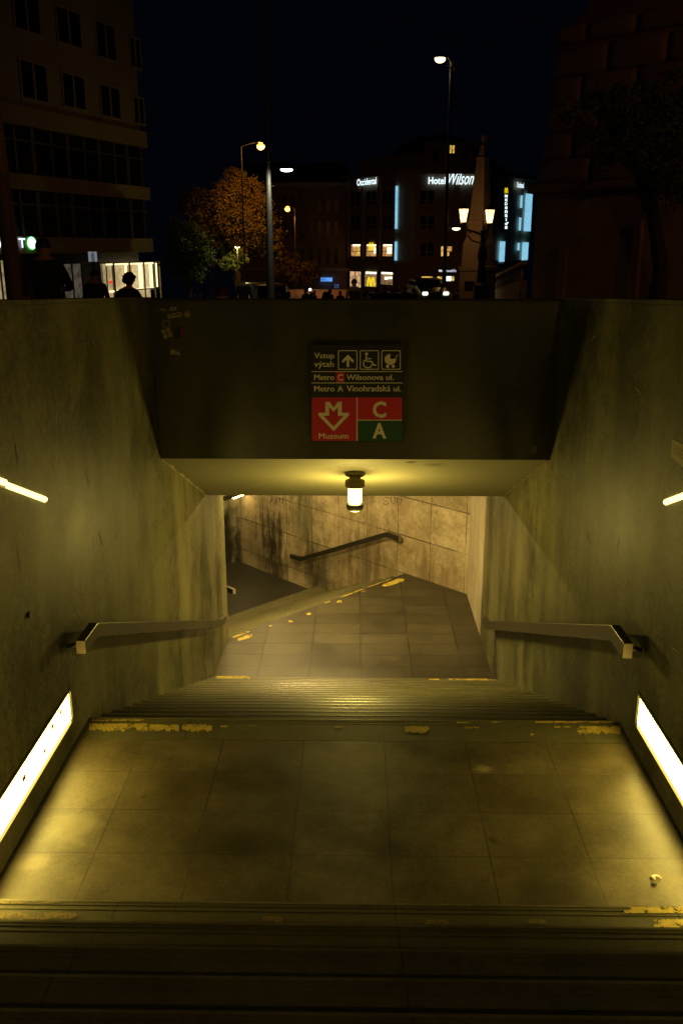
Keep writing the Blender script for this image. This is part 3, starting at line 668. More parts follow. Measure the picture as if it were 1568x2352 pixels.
# lowest tread of the upper flight: rubbed tan patches
for i, (a, c, d, e, m_) in enumerate([(-60, 2096, 176, 2113, 'tan'), (290, 2101, 302, 2118, 'tan'), (604, 2104, 650, 2128, 'tan'), (690, 2122, 760, 2128, 'tan'), (810, 2108, 860, 2129, 'tan'), (975, 2112, 1030, 2132, 'tan'), (1210, 2112, 1252, 2122, 'tan'), (1500, 2112, 1640, 2136, 'yellow')]):
    patch(up_flight, a, c, d, e, zs, m_, seed=60+i, ragged=0.6)
patch(up_flight, -60, 2070, 140, 2076, zs, 'tan', seed=80); patch(up_flight, 1432, 2083, 1640, 2097, zs, 'yellow', seed=81, ragged=0.25)
def onAB(u, v): return A + S45*u - D45*v + Vector((0, 0, 0.004))
for i, (u0, u1, v0, v1) in enumerate([(0.05, 0.42, 0.03, 0.10), (0.05, 0.36, 0.15, 0.28), (0.80, 0.86, 0.10, 0.16), (1.18, 1.26, 0.18, 0.28), (1.62, 1.72, 0.16, 0.26), (2.4, 2.52, 0.12, 0.24), (2.2, 2.36, 0.02, 0.05), (2.62, 2.95, 0.02, 0.06), (2.95, 3.3, 0.02, 0.05), (3.1, 3.2, 0.1, 0.15), (3.35, 4.05, 0.02, 0.05), (3.62, 4.2, 0.1, 0.3)]):
    r_ = random.Random(i); n = 6; tp = []; bt = []
    for k in range(n+1):
        u = u0+(u1-u0)*k/n; e = min(1, min(k, n-k)/1.5+0.4); m_ = (v0+v1)/2; h = (v1-v0)/2
        tp.append(onAB(u, m_+h*e*(1-.4*r_.random()))); bt.append(onAB(u, m_-h*e*(1-.4*r_.random())))
    MB().add(tp+bt, [(k, k+1, n+2+k, n+1+k) for k in range(n)]).build('edge_paint', 'yellow', sk)
# litter
c0 = atZ(1506, 2020, ZL)
lt = MB(); pts = [c0+Vector((0.032*math.cos(a)*s_, 0.022*math.sin(a)*s_, 0.004+0.010*math.sin(a*2.3)**2)) for a, s_ in ((0.2, 1), (0.9, .8), (1.7, 1), (2.5, .9), (3.3, .6), (4.2, .4))]
lt.tube(pts, [0.003, 0.008, 0.008, 0.010, 0.007, 0.003], 7).build('crumpled_paper', 'white', smooth=True)
tag(bpy.data.objects['crumpled_paper'], 'small crumpled scrap of white paper on the landing near the right light panel', 'litter')
b = MB(); 
tag(MB().ball(c0+Vector((-0.03, -0.05, 0.007)), (0.02, 0.012, 0.006)).build('cigarette_end', plain('ash', (0.02, 0.018, 0.015), 0.9)), 'tiny dark cigarette end beside the crumpled scrap of paper', 'litter')

# ================================================================== THE STREET ABOVE
#STREET#
SL = 0.056
def gz(Y): return 0.0 if Y < 10 else -SL*(Y-10)
mb = MB()
def gq(x0, y0, x1, y1): mb.add([(x0, y0, gz(y0)), (x1, y0, gz(y0)), (x1, y1, gz(y1)), (x0, y1, gz(y1))], [(0, 1, 2, 3)])
gq(-120, -30, 120, -0.43); gq(-120, -0.43, XL-0.381, 9.965); gq(XR+0.381, -0.43, 120, 9.965); gq(-120, 9.965, 120, 10); gq(-120, 10, 120, 40)
struct(mb.build('plaza', 'darkstone'))
mb = MB(); gq(-300, 40, 300, 400); struct(mb.build('road', 'asphalt'))

# ---- facades: rectangles measured on a facade plane, in metres along it and in height
class Facade:
    def __init__(s, P, d):
        s.P = Vector(P); s.d = Vector(d).normalized(); s.n = Vector((s.d.y, -s.d.x, 0))
        if s.n.dot(EYE-s.P) < 0: s.n = -s.n
    def at(s, px, py): return atP(px, py, s.P, s.n)
    def sz(s, px, py): q = s.at(px, py); return (q-s.P).dot(s.d), q.z
    def rect(s, x0, y0, x1, y1):
        xm, ym = (x0+x1)/2, (y0+y1)/2
        a, b = s.sz(x0, ym)[0], s.sz(x1, ym)[0]
        return min(a, b), max(a, b), s.sz(xm, y1)[1], s.sz(xm, y0)[1]
    def pt(s, a, z, o=0.0): return Vector((s.P.x, s.P.y, 0)) + s.d*a + s.n*o + Vector((0, 0, z))
    def slab(s, mb, a0, a1, z0, z1, o0, o1):
        return mb.prism([s.pt(a0, z0, o0), s.pt(a1, z0, o0), s.pt(a1, z1, o0), s.pt(a0, z1, o0)], s.n*(o1-o0))
    def win(s, box, parent, pane='officedark', frame='winframe', name='window', mull=1, rec=0.0, fr=0.09, cross=None):
        a0, a1, z0, z1 = s.rect(*box) if len(box) == 4 else box[0]
        fm = MB()
        s.slab(fm, a0-fr, a1+fr, z1, z1+fr, 0.01, 0.07); s.slab(fm, a0-fr, a1+fr, z0-fr, z0, 0.01, 0.10)
        s.slab(fm, a0-fr, a0, z0, z1, 0.01, 0.07); s.slab(fm, a1, a1+fr, z0, z1, 0.01, 0.07)
        for k in range(mull):
            m_ = a0+(a1-a0)*(k+1)/(mull+1); s.slab(fm, m_-fr*0.6, m_+fr*0.6, z0, z1, 0.012, 0.06)
        if cross: zc = z0+(z1-z0)*cross; s.slab(fm, a0, a1, zc-fr*0.4, zc+fr*0.4, 0.013, 0.05)
        f_ = fm.build(name, frame, parent)
        g_ = MB(); s.slab(g_, a0, a1, z0, z1, 0.004, 0.011); g_.build('pane', pane, f_)
        return f_
def zc(ox, oy, k, x0, y0, x1, y1): return ((ox+x0/k)*0.574149, (oy+y0/k)*0.574149, (ox+x1/k)*0.574149, (oy+y1/k)*0.574149)
LIT = {n: glow('lit_'+n, c, s, v) for n, (c, s, v) in dict(
    blue=((0.26, 0.62, 0.85), 0.9, 0.12), white=((0.75, 0.95, 1.0), 1.6, 0), yellow=((1.0, 0.72, 0.0), 0.95, 0), room=((0.85, 0.42, 0.12), 0.55, 0.45),
    room2=((1.0, 0.62, 0.10), 0.75, 0.4), tube=((1.0, 0.86, 0.55), 2.2, 0), shop=((0.80, 0.62, 0.30), 0.30, 0.4), bright=((1.0, 0.82, 0.42), 1.5, 0.1), dim=((0.34, 0.30, 0.22), 0.13, 0.6)).items()}

# ---- office block on the left
OD = Vector((-0.332, -0.943, 0)).normalized()
P0 = atY(361, 560, 64)
OF = Facade((P0.x, P0.y, 0), OD)
ob_ = thing('office_building', 'dark rendered office block on the left with paired windows over long glazed storeys', 'building', (P0.x, P0.y, gz(64)))
INW = -OF.n
def zed(py, px=356): return OF.sz(px, py)[1]
zb = [zed(307, 353), zed(342, 353), zed(432, 359), zed(461, 359), zed(548, 368), zed(579, 368)]
def footprint(o, back=14, ln=34, rad=0.7, end=0.0):
    pts = [OF.pt(ln, 0, o)]
    c_ = OF.pt(rad-end, 0, o) - OF.n*rad
    for k in range(7):
        a = R(90*k/6); pts.append(c_ + OF.n*rad*math.cos(a) - OF.d*rad*math.sin(a))
    pts += [OF.pt(-end, 0, -back), OF.pt(ln, 0, -back)]
    return pts
def fp_slab(z0, z1, o, end=0.0, **k): return MB().prism([p_+Vector((0, 0, z0)) for p_ in footprint(o, end=end, **k)], (0, 0, z1-z0))
top = zed(60, 340)
fp_slab(zb[0], top+2.5, -0.4, end=-0.12).build('wall', 'office', ob_)
fp_slab(top+2.5, top+2.9, 0.3, end=0.35).build('roof', 'roof', ob_)
for a, b in ((1, 0), (3, 2), (5, 4)): fp_slab(zb[a], zb[b], 0, end=0).build('band', 'office', ob_)
for a, b in ((2, 1), (4, 3)): fp_slab(zb[a]+0.002, zb[b]-0.002, -0.35, end=-0.36).build('glazing', 'officedark', ob_)
fp_slab(gz(64)-0.5, zb[5]-0.002, -0.9, end=-0.5).build('wall', plain('dark_shopfront', (0.05, 0.045, 0.035), 0.5), ob_)
UF = Facade(OF.pt(0, 0, -0.4), OD)
for b_ in [(33, -12, 88, 70), (132, 24, 183, 102), (222, 56, 263, 133), (299, 90, 321, 155), (49, 146, 106, 228), (145, 174, 193, 247), (232, 200, 274, 268), (308, 226, 329, 283)]:
    UF.win(b_, ob_, mull=1, fr=0.11)
GF = Facade(OF.pt(0, 0, -0.35), OD)
for (lo_, hi_, n_) in ((zb[2], zb[1], 12), (zb[4], zb[3], 13)):
    m_ = MB()
    for k in range(n_):
        a = 0.9+k*1.55; GF.slab(m_, a, a+(0.30 if k % 2 else 0.16), lo_+0.05, hi_-0.05, 0.012, 0.12)
    GF.slab(m_, 0.5, 20, hi_-(hi_-lo_)*0.32, hi_-(hi_-lo_)*0.28, 0.014, 0.08)
    m_.build('mullions', plain('bronze_mullion', (0.10, 0.075, 0.035), 0.6), ob_)
# lit shop corner: glazed box under the lowest band
KF = Facade(OF.pt(0, 0, 0.02), OD)
a0, a1, z0, z1 = KF.rect(264, 602, 370, 690); z0 = gz(64)
m_ = MB(); KF.slab(m_, a0+0.05, a1-0.05, z0+0.3, z1-0.05, -0.89, -0.86)
m_.build('lit_wall', glow('lit_shop_wall', (0.75, 0.55, 0.24), 0.42, 0.35), ob_)
wn = MB()
for px in (264, 300, 333, 357, 369):
    s0 = KF.sz(px, 640)[0]; KF.slab(wn, s0-0.05, s0+0.05, z0, z1, -0.05, 0.02)
for py in (602, 665):
    zz = KF.sz(320, py)[1]; KF.slab(wn, a0, a1, zz-0.04, zz+0.04, -0.04, 0.021)
fm_ = wn.build('shop_window', 'winframe', ob_)
for px, wd in ((301, 0.07), (334, 0.16), (358, 0.14), (369, 0.12)):
    s0 = KF.sz(px, 640)[0]; m_ = MB(); KF.slab(m_, s0-wd, s0+wd, KF.sz(320, 663)[1], z1-0.1, -0.4, -0.3); m_.build('light_tube', 'strip' if False else LIT['bright'], fm_)
m_ = MB(); KF.slab(m_, a0, a1, z1-0.16, z1-0.06, -0.6, -0.5); m_.build('light_tube', LIT['bright'], fm_)
m_ = MB(); KF.slab(m_, a0+0.1, a1-0.1, KF.sz(320, 667)[1]-0.03, KF.sz(320, 664)[1], -0.55, -0.5); m_.build('light_tube', LIT['bright'], fm_)
m_ = MB(); s0 = KF.sz(316, 640)[0]; KF.slab(m_, s0-0.35, s0+0.35, z0+0.3, z1-0.2, -0.84, -0.6); m_.build('column', glow('lit_column', (0.8, 0.42, 0.14), 0.4, 0.2), ob_)
# lit shop at the frame edge and shopfront panels
for (b_, mt) in (((-10, 598, 16, 690), LIT['shop']), ((14, 606, 33, 690), LIT['room']), ((94, 600, 112, 690), LIT['dim']), ((146, 606, 188, 690), LIT['dim']), ((232, 606, 258, 690), LIT['dim'])):
    OFg = Facade(OF.pt(0, 0, -0.88), OD); OFg.win(b_, ob_, pane=mt, frame='frame', mull=1, name='shop_window')
# letters on the lowest band
sgn_ = thing('shop_sign', 'lit white shop lettering ending in a green rimmed round letter, behind the brown mast', 'sign', tuple(OF.pt(14, zb[5], 0)))
def word_on(Fc, s_, box, par, mat, off=0.12, bold=0.02, shear=0.0, name='letter', depth=0.06):
    a0, a1, z0, z1 = Fc.rect(*box); flip = Fc.sz(box[0], 500)[0] > Fc.sz(box[2], 500)[0]
    vs, fs = text2d(s_, bold, shear); x0 = min(v[0] for v in vs); x1 = max(v[0] for v in vs); y0 = min(v[1] for v in vs); y1 = max(v[1] for v in vs)
    def mp(v, o):
        u = (v[0]-x0)/(x1-x0); u = 1-u if flip else u
        return Fc.pt(a0+u*(a1-a0), z0+(v[1]-y0)/(y1-y0)*(z1-z0), o)
    m = MB(); m.add([mp(v, off) for v in vs], fs); return m.build(name, mat, par)
word_on(OF, 'A', (-8, 547, 11, 569), sgn_, LIT['white']); word_on(OF, 'T', (40, 547, 55, 569), sgn_, glow('lit_violet', (0.55, 0.6, 1.0), 2.2))
a0, a1, z0, z1 = OF.rect(59, 543, 81, 574); cx, cz = (a0+a1)/2, (z0+z1)/2
for k_, mt, o in ((1.0, glow('lit_green', (0.10, 0.8, 0.15), 1.2), 0.10), (0.86, LIT['white'], 0.125)):
    m_ = MB(); m_.sheet([[(cx+(a1-a0)/2*k_*math.cos(R(t_)), cz+(z1-z0)/2*k_*math.sin(R(t_))) for t_ in range(0, 360, 15)]], lambda x, y: OF.pt(x, y, o)); m_.build('round_letter' if k_ < 1 else 'rim', mt, sgn_)
# small red lamps and street glints on this facade
for px, py, col, s_ in ((255, 648, (1, 0.02, 0.01), 1.2),):
    q_ = atY(px, py, 50); tag(MB().ball(q_, 0.09).build('signal_light', glow('red_signal', col, s_)), 'tiny red signal light low in front of the office shopfront', 'signal light')

# ---- corner hotel
hz = 118.0
H1 = atY(915, 520, hz); H2 = atY(1110, 520, hz); HG = gz(hz)
CF = Facade((H1.x, hz, 0), (1, 0, 0))
LW = Facade((H1.x, hz, 0), (-0.536, 0.844, 0)); RW_ = Facade((H2.x, hz, 0), (0.536, 0.844, 0))
sL = LW.sz(783, 520)[0]; sR = RW_.sz(1218, 520)[0]
zt = CF.sz(1000, 400)[1]
ht = thing('hotel', 'corner hotel across the square with lit name on its cornice and pale blue light strips', 'building', (H1.x, hz+8, HG))
base = [LW.pt(sL, 0), LW.pt(0, 0), RW_.pt(0, 0), RW_.pt(sR, 0), RW_.pt(sR, 0, -14), LW.pt(sL, 0, -14)]
MB().prism([b+Vector((0, 0, HG-1)) for b in base], (0, 0, zt-HG+1)).build('wall', 'hotel', ht)
def grow(o): 
    return [LW.pt(sL, 0, o), Vector((H1.x-0.3*o, hz-o, 0)), Vector((H2.x+0.3*o, hz-o, 0)), RW_.pt(sR, 0, o), RW_.pt(sR, 0, -13.8), LW.pt(sL, 0, -13.8)]
MB().prism([b+Vector((0, 0, zt)) for b in grow(0.5)], (0, 0, 0.6)).build('cornice', 'hotel', ht)
zg = CF.sz(1000, 608)[1]
MB().prism([b+Vector((0, 0, zg)) for b in grow(0.25)], (0, 0, 0.45)).build('cornice', 'hotel', ht)
# attic, tower and hipped roof
a0, a1, z0, z1 = LW.rect(805, 372, 918, 396)
MB().prism([LW.pt(a0, zt+0.6, -1.2), LW.pt(a1, zt+0.6, -1.2), LW.pt(a1, zt+0.6, -6), LW.pt(a0, zt+0.6, -6)], (0, 0, z1-zt)).build('attic', 'hotel', ht)
a0, a1, z0, z1 = CF.rect(975, 322, 1090, 396)
MB().prism([CF.pt(a0, zt+0.6, -0.9), CF.pt(a1, zt+0.6, -0.9), CF.pt(a1, zt+0.6, -7), CF.pt(a0, zt+0.6, -7)], (0, 0, z1-zt-0.6)).build('tower', 'hotel', ht)
rp_ = [LW.pt(sL, zt+0.6, -2.4), LW.pt(0, zt+0.6, -2.4), RW_.pt(0, zt+0.6, -2.4), RW_.pt(sR, zt+0.6, -2.4), RW_.pt(sR, zt+0.6, -13.5), LW.pt(sL, zt+0.6, -13.5)]
zr = CF.sz(1000, 290)[1]; ctr = sum((Vector(p_) for p_ in rp_), Vector())/6
tp_ = [p_.lerp(ctr, 0.72)+Vector((0, 0, zr-zt-0.6)) for p_ in rp_]
MB().add(rp_+tp_, [(i, (i+1) % 6, 6+(i+1) % 6, 6+i) for i in range(6)]+[tuple(range(6, 12))]).build('roof', 'roof', ht)
TF = Facade(CF.pt(0, 0, -0.9), (1, 0, 0))
for b_ in ((1030, 334, 1036, 352), (1038, 334, 1043, 352)): TF.win(b_, ht, pane=LIT['room2'], frame='frame', mull=0, fr=0.05)
for b_ in ((992, 340, 1006, 372), (1062, 340, 1074, 372)): TF.win(b_, ht, mull=1, fr=0.08)
z5 = lambda *b: zc(1250, 600, 3.136, *b); z6 = lambda *b: zc(1650, 600, 2.6133, *b)
for b_ in ((480, 530, 600, 690), (672, 520, 800, 685), (878, 510, 1000, 680), (482, 835, 600, 990), (676, 825, 800, 988), (878, 820, 996, 985)): LW.win(z5(*b_), ht, mull=1, fr=0.14, cross=0.3)
for b_ in ((1350, 510, 1520, 680), (1350, 830, 1520, 990), (1350, 1165, 1515, 1330)): CF.win(z5(*b_), ht, mull=1, fr=0.14, cross=0.3)
for b_ in ((70, 420, 230, 560), (395, 420, 520, 560), (80, 690, 220, 800), (395, 690, 500, 800)): pass
lit = {}
for i, b_ in enumerate(((485, 1185, 600, 1332), (676, 1185, 800, 1332), (880, 1185, 1000, 1332))): lit[i] = LW.win(z5(*b_), ht, pane=LIT['room'], frame='frame', mull=0, cross=0.42, fr=0.1)
for i, b_ in enumerate(((470, 1525, 608, 1725), (655, 1540, 805, 1715), (855, 1540, 1008, 1690))): lit[3+i] = LW.win(z5(*b_), ht, pane=glow('restaurant_interior', (0.72, 0.42, 0.2), (0.75, 0.28, 0.22)[i], 0.5), frame='frame', mull=1 if i == 0 else 0, fr=0.1)
def onf(Fc, box, par, mat, name, o0=0.02, o1=0.08):
    a0, a1, z0, z1 = Fc.rect(*box); m = MB(); Fc.slab(m, a0, a1, z0, z1, o0, o1); return m.build(name, mat, par)
for (i, b_) in ((0, (508, 1186, 606, 1205)), (1, (690, 1186, 800, 1204)), (2, (892, 1186, 1002, 1204)), (4, (672, 1530, 806, 1552)), (5, (868, 1534, 1006, 1556)), (2, (942, 1222, 962, 1300)), (2, (972, 1222, 992, 1300)), (1, (774, 1226, 792, 1296)),
               (5, (908, 1592, 924, 1625)), (5, (932, 1592, 948, 1622)), (5, (958, 1592, 970, 1618)), (5, (978, 1590, 996, 1616))):
    onf(LW, z5(*b_), lit[i], LIT['tube'], 'light_tube')
onf(LW, z5(557, 1215, 596, 1325), lit[0], LIT['room2'], 'curtain', 0.012, 0.016)
def arches(Fc, box, par, off, name='arch_emblem', mat=None):
    x0, y0, x1, y1 = box; wv = (x1-x0)/2; pts = []
    for k in range(2):
        for j in range(9):
            t_ = j/8; pts.append((x0+wv*k+wv*(0.08+0.84*t_), y1-(y1-y0)*(1-abs(2*t_-1)**2.6)))
    m = MB(); s_ = [Fc.sz(*p_) for p_ in pts]; a_ = abs(Fc.sz(x1, y0)[0]-Fc.sz(x0, y0)[0])
    for half in (s_[:9], s_[9:]):
        for q_ in stroke(half, a_*0.17): m.sheet([q_], lambda x, y: Fc.pt(x, y, off))
    return m.build(name, mat or LIT['yellow'], par)
arches(LW, z5(712, 1168, 776, 1262), lit[1], 0.12); arches(LW, z5(690, 1608, 785, 1708), lit[4], 0.12)
# pilasters and medallion
m_ = MB()
for px in (800, 834, 872, 908):
    s0 = LW.sz(px, 520)[0]; LW.slab(m_, s0-0.3, s0+0.3, zg+0.45, zt, 0.001, 0.25)
for px in (955, 1045):
    s0 = CF.sz(px, 520)[0]; CF.slab(m_, s0-0.35, s0+0.35, zg+0.45, zt, 0.001, 0.25)
m_.build('pilasters', plain('pale_pilaster', (0.34, 0.30, 0.24), 0.8), ht)
a0, a1, z0, z1 = LW.rect(*z5(680, 1030, 760, 1140))
MB().sheet([[((a0+a1)/2+(a1-a0)/2*math.cos(R(t_)), (z0+z1)/2+(z1-z0)/2*math.sin(R(t_))) for t_ in range(0, 360, 20)]], lambda x, y: LW.pt(x, y, 0.12)).build('medallion', 'winframe', ht)
# centre face lit openings
for b_, mt in (((295, 1008, 318, 1110), LIT['room2']), ((352, 1008, 432, 1060), LIT['room']), ((360, 1062, 380, 1108), LIT['room2']), ((412, 1066, 430, 1106), LIT['room2']), ((92, 1322, 206, 1382), LIT['room2']), ((256, 1322, 302, 1372), LIT['room2']), ((350, 1320, 402, 1370), LIT['white']), ((408, 1320, 432, 1368), LIT['room2'])):
    CF.win(z6(*b_), ht, pane=mt, frame='frame', mull=0, fr=0.06)
# light strips
for Fc, b_ in ((LW, z5(1064, 452, 1088, 990)), (LW, z5(1056, 1148, 1080, 1384)), (LW, z5(330, 1152, 351, 1394)), (LW, z5(360, 1152, 384, 1394)),
               (RW_, z6(885, 955, 935, 1168)), (RW_, z6(1150, 458, 1216, 850)), (RW_, z6(1122, 965, 1180, 1150)), (RW_, z6(1103, 476, 1120, 606)), (RW_, z6(1089, 706, 1106, 842)), (RW_, z6(1074, 970, 1091, 1050))):
    onf(Fc, b_, ht, LIT['blue'], 'light_strip', 0.26, 0.36)
# lettering
for Fc, s_, b_, sh, lab in ((LW, 'Occidental', z4 if False else zc(1250, 150, 2.24, 417, 1262, 590, 1322), 0, 'small lit white word on the left wing of the hotel cornice'),
                       (RW_, 'Occidental', z6(1062, 338, 1134, 396), 0, 'tiny lit white word on the right wing of the hotel cornice')):
    tg_ = thing('roof_sign', lab, 'sign', tuple(Fc.pt(2, zt-1.2, 0.5)), 'lit words on the hotel cornice'); word_on(Fc, s_, b_, tg_, LIT['white'], 0.35, 0.012)
tg_ = thing('roof_sign', 'large lit hotel name partly hidden by the obelisk on the hotel cornice', 'sign', tuple(CF.pt(6, zt-1.2, 0.5)), 'lit words on the hotel cornice')
word_on(CF, 'Hotel', zc(1250, 150, 2.24, 1035, 1252, 1185, 1316), tg_, LIT['white'], 0.35, 0.012)
word_on(CF, 'Wilson', zc(1250, 150, 2.24, 1213, 1206, 1440, 1320), tg_, LIT['white'], 0.35, 0.0, 0.45)
for Fc, b_, lab in ((LW, (330, 524, 380, 1012), 'upright sign of stacked white letters under yellow arches, left end of the hotel'), (RW_, None, 'upright sign of stacked white letters under yellow arches, right wing of the hotel')):
    bb = z5(*b_) if b_ else z6(915, 402, 958, 836)
    tg_ = thing('vertical_sign', lab, 'sign', tuple(Fc.pt(Fc.sz(bb[0], bb[3])[0], Fc.sz(bb[0], bb[3])[1], 0.3)), 'upright restaurant signs')
    onf(Fc, (bb[0]-2, bb[1]-3, bb[2]+2, bb[3]+3), tg_, 'black', 'board', 0.3, 0.5)
    x0, y0, x1, y1 = bb; hh = (y1-y0); arches(Fc, (x0+1, y0, x1-1, y0+hh*0.115), tg_, 0.54)
    for i, ch in enumerate("McDonald's".replace("'", '')):
        n_ = 9; yy = y0+hh*(0.15+0.85*i/n_); wd = (x1-x0)*(0.62 if ch not in 'l' else 0.2); xc = (x0+x1)/2
        word_on(Fc, ch + ("'" if i == 7 else ''), (xc-wd/2, yy, xc+wd/2+(2 if i == 7 else 0), yy+hh*0.07), tg_, LIT['white'], 0.53, 0.03)
tg_ = thing('shop_sign', 'lit white word on a dark fascia at street level of the hotel, behind a mast', 'sign', tuple(CF.pt(9, CF.sz(1070, 640)[1], 0.3)))
onf(CF, z6(262, 1236, 460, 1282), tg_, 'black', 'board', 0.28, 0.4); word_on(CF, "McDonald's", z6(270, 1246, 450, 1275), tg_, glow('lit_pale', (0.85, 0.8, 1.0), 0.8), 0.43, 0.02)

# ---- older facade left of the hotel
OB = Facade((atY(640, 560, 128).x, 128, 0), (1, 0, 0))
L_ = thing('apartment_house', 'old brown stucco house with rows of narrow windows between tree and hotel', 'building', (OB.P.x+8, 132, gz(128)))
a0, a1, z0, z1 = OB.rect(636, 428, 790, 690)
m_ = MB(); OB.slab(m_, a0-6, a1+1.5, gz(128)-2, z1, 0, -10); m_.build('wall', plain('brown_stucco', (0.20, 0.12, 0.07), 0.8, 0, 0.2, 0.6), L_)
m_ = MB(); OB.slab(m_, a0-6, a1+1.5, z1, z1+0.5, 0.5, -10); m_.build('cornice', 'hotel', L_)
m_ = MB().add([OB.pt(a0-6, z1+0.5, 0), OB.pt(a1+1.5, z1+0.5, 0), OB.pt(a1+1.5, z1+0.5, -10), OB.pt(a0-6, z1+0.5, -10), OB.pt(a0-5, z1+3.4, -4.5), OB.pt(a1, z1+3.4, -4.5)], [(0, 1, 5, 4), (2, 3, 4, 5), (1, 2, 5), (3, 0, 4)]); m_.build('roof', 'roof', L_)
SUR = plain('stone_surround', (0.25, 0.17, 0.10), 0.8)
for py0, py1 in ((448, 482), (510, 545), (572, 608)):
    for k in range(7):
        px = 652+k*19.5; OB.win((px, py0, px+7, py1), L_, mull=0, cross=0.62, fr=0.05, frame=SUR)
z_ = OB.sz(700, 622)[1]; m_ = MB(); OB.slab(m_, a0-6, a1+1.5, z_, z_+0.4, 0.002, 0.35); m_.build('band', 'hotel', L_)
bs = thing('shop_sign', 'small glowing blue shop sign below the old brown house', 'sign', tuple(OB.pt(OB.sz(749, 646)[0], OB.sz(749, 646)[1], 0.2)))
onf(OB, (737, 637, 763, 646), bs, glow('sign_blue', (0.10, 0.32, 0.9), 0.9, 0.4), 'lightbox', 0.4, 0.7); onf(OB, (736, 636, 764, 637), bs, 'frame', 'frame', 0.4, 0.75)
OB.win((767, 652, 778, 662), L_, pane=glow('blue_window', (0.05, 0.12, 0.35), 0.4, 0.5), frame='frame', mull=1, name='shop_window')

# ---- museum corner on the right: rounded stone courses
MC = atY(1229, 400, 24.0); MD = Vector((1, -1, 0)).normalized(); ME = Vector((1, 1, 0)).normalized()
ms = thing('museum', 'huge dark rusticated stone corner of the museum filling the right edge', 'building', (MC.x, MC.y, gz(24)))
MO = Vector((MC.x, MC.y, 0))
def mz(py): return atY(1240, py, 24).z
def inset(px, py): return (atY(px, py, 24).x-MC.x)
def mframe(v): return MO + MD*v.x + ME*v.y + Vector((0, 0, v.z))
cs = [(1268, 69, 98), (1266, 122, 174), (1258, 189, 241), (1249, 253, 299), (1239, 317, 363), (1229, 378, 418)]
rg = random.Random(8)
for k, (px, a, b) in enumerate(cs):
    i_ = inset(px, (a+b)/2)*0.7; zt_, zb_ = mz(a-9), mz(b+9)
    mb_ = MB(); u = i_; 
    while u < 13:
        ln_ = rg.uniform(1.1, 1.9) if u > i_ else (1.5 if k % 2 else 0.9)
        mb_.rbox((u+0.02, i_, zb_), (min(u+ln_, 13)-0.02, 8, zt_), 0.17, mframe, 4); u += ln_
    mb_.build('stone_course', 'museum', ms, smooth=True)
MB().box((inset(1330, 20)*0.75, 0.9, mz(62)), (13, 8, mz(-120)), mframe).build('wall', 'museum', ms)
MB().rbox((inset(1300, 40)*0.75, 0.6, mz(62)), (13, 8, mz(30)), 0.12, mframe, 3).build('stone_course', 'museum', ms)
MB().box((0.35, 0.35, mz(420)), (13, 8, mz(70)), mframe).build('wall', 'museum', ms)
MB().rbox((-0.15, -0.15, mz(445)), (13, 8, mz(424)), 0.06, mframe, 3).build('moulding', 'museum', ms)
MB().box((0.05, 0.05, gz(24)-1.2), (13, 8, mz(446)), mframe).build('plinth', 'museum', ms)
for px in (1288,):
    q_ = atP(px, 640, MO, Vector((1, 1, 0)).normalized()); s0 = (q_-MO).dot(MD)
    MB().box((s0-0.12, -0.08, gz(24)-1), (s0+0.12, 0.049, mz(565)), mframe).build('pilaster', 'museum', ms)
q_ = atP(1475, 560, MO, Vector((1, 1, 0)).normalized()); s0 = (q_-MO).dot(MD)
dp = MB().tube([mframe(Vector((s0, -0.12, gz(20)))), mframe(Vector((s0, -0.12, atP(1478, 505, MO, Vector((1, 1, 0)).normalized()).z)))], 0.06, 8).build('downpipe', plain('downpipe', (0.42, 0.30, 0.15), 0.5))
tag(dp, 'thin pale downpipe upright against the museum plinth on the right', 'pipe')

# ---- masts and street lamps
def mast_pts(px, py, Y, ztop, r0, r1, n=6):
    b = atY(px, py, Y); g = gz(Y)
    return [(b.x, Y, g+(ztop-g)*i/n) for i in range(n+1)], [r0+(r1-r0)*i/n for i in range(n+1)]
def on_vert(px, py, Y): return atY(px, py, Y)
def street_lamp(lab, bx, by, Y, lx, ly, r0, r1, col, emit, power, head=(0.28, 0.16, 0.09), arm=True, lampr=0.11, name='street_lamp', group='street lamps of the square', mat='mast', hood=True, topy=None, aim=(0, 0, -1), cone=140):
    b = atY(bx, by, Y); l_ = atY(lx, ly, Y); ztop = (atY(bx, topy, Y).z if topy is not None else l_.z)
    t_ = thing(name, lab, 'street lamp', (b.x, Y, gz(Y)), group)
    g = gz(Y); n = 6
    MB().tube([(b.x, Y, g+(ztop-g)*i/n) for i in range(n+1)], [r0+(r1-r0)*i/n for i in range(n+1)], 10).build('pole', mat, t_, smooth=True)
    MB().tube([(b.x, Y, g), (b.x, Y, g+0.7)], [r0*1.7, r0*1.5], 10).build('pole_base', mat, t_, smooth=True)
    if arm: MB().tube([(b.x, Y, ztop-0.02), (b.x+(l_.x-b.x)*0.4, Y, max(ztop, l_.z)+0.14), (l_.x, Y, l_.z+head[2]+0.05)], r1*0.7, 8).build('arm', mat, t_, smooth=True)
    if hood: MB().lathe([(0.03, 0.10), (head[0]*0.6, 0.08), (head[0], 0.03), (head[0]*1.02, 0.0)], (l_.x, Y, l_.z+head[2]*0.3), 14).build('lamp_head', 'frame', t_, smooth=True)
    MB().ball(l_, (head[0]*0.85, head[0]*0.85, head[2]), 14, 8).build('bulb', glow('bulb_glow', col, emit), t_, smooth=True)
    lamp('lamp_light', l_-Vector((0, 0, head[2]+0.10)), power, col, lampr, t_, aim, cone)
    return t_
SOD = (1.0, 0.32, 0.03); PALE = (1.0, 0.86, 0.50)
street_lamp('slim mast with an orange lamp on a short arm, in front of the lit tree', 561.5, 600, 56, 598.8, 336, 0.06, 0.042, SOD, 20, 2300, (0.26, 0.3, 0.2), aim=(0.3, 7, -4.2), cone=84)
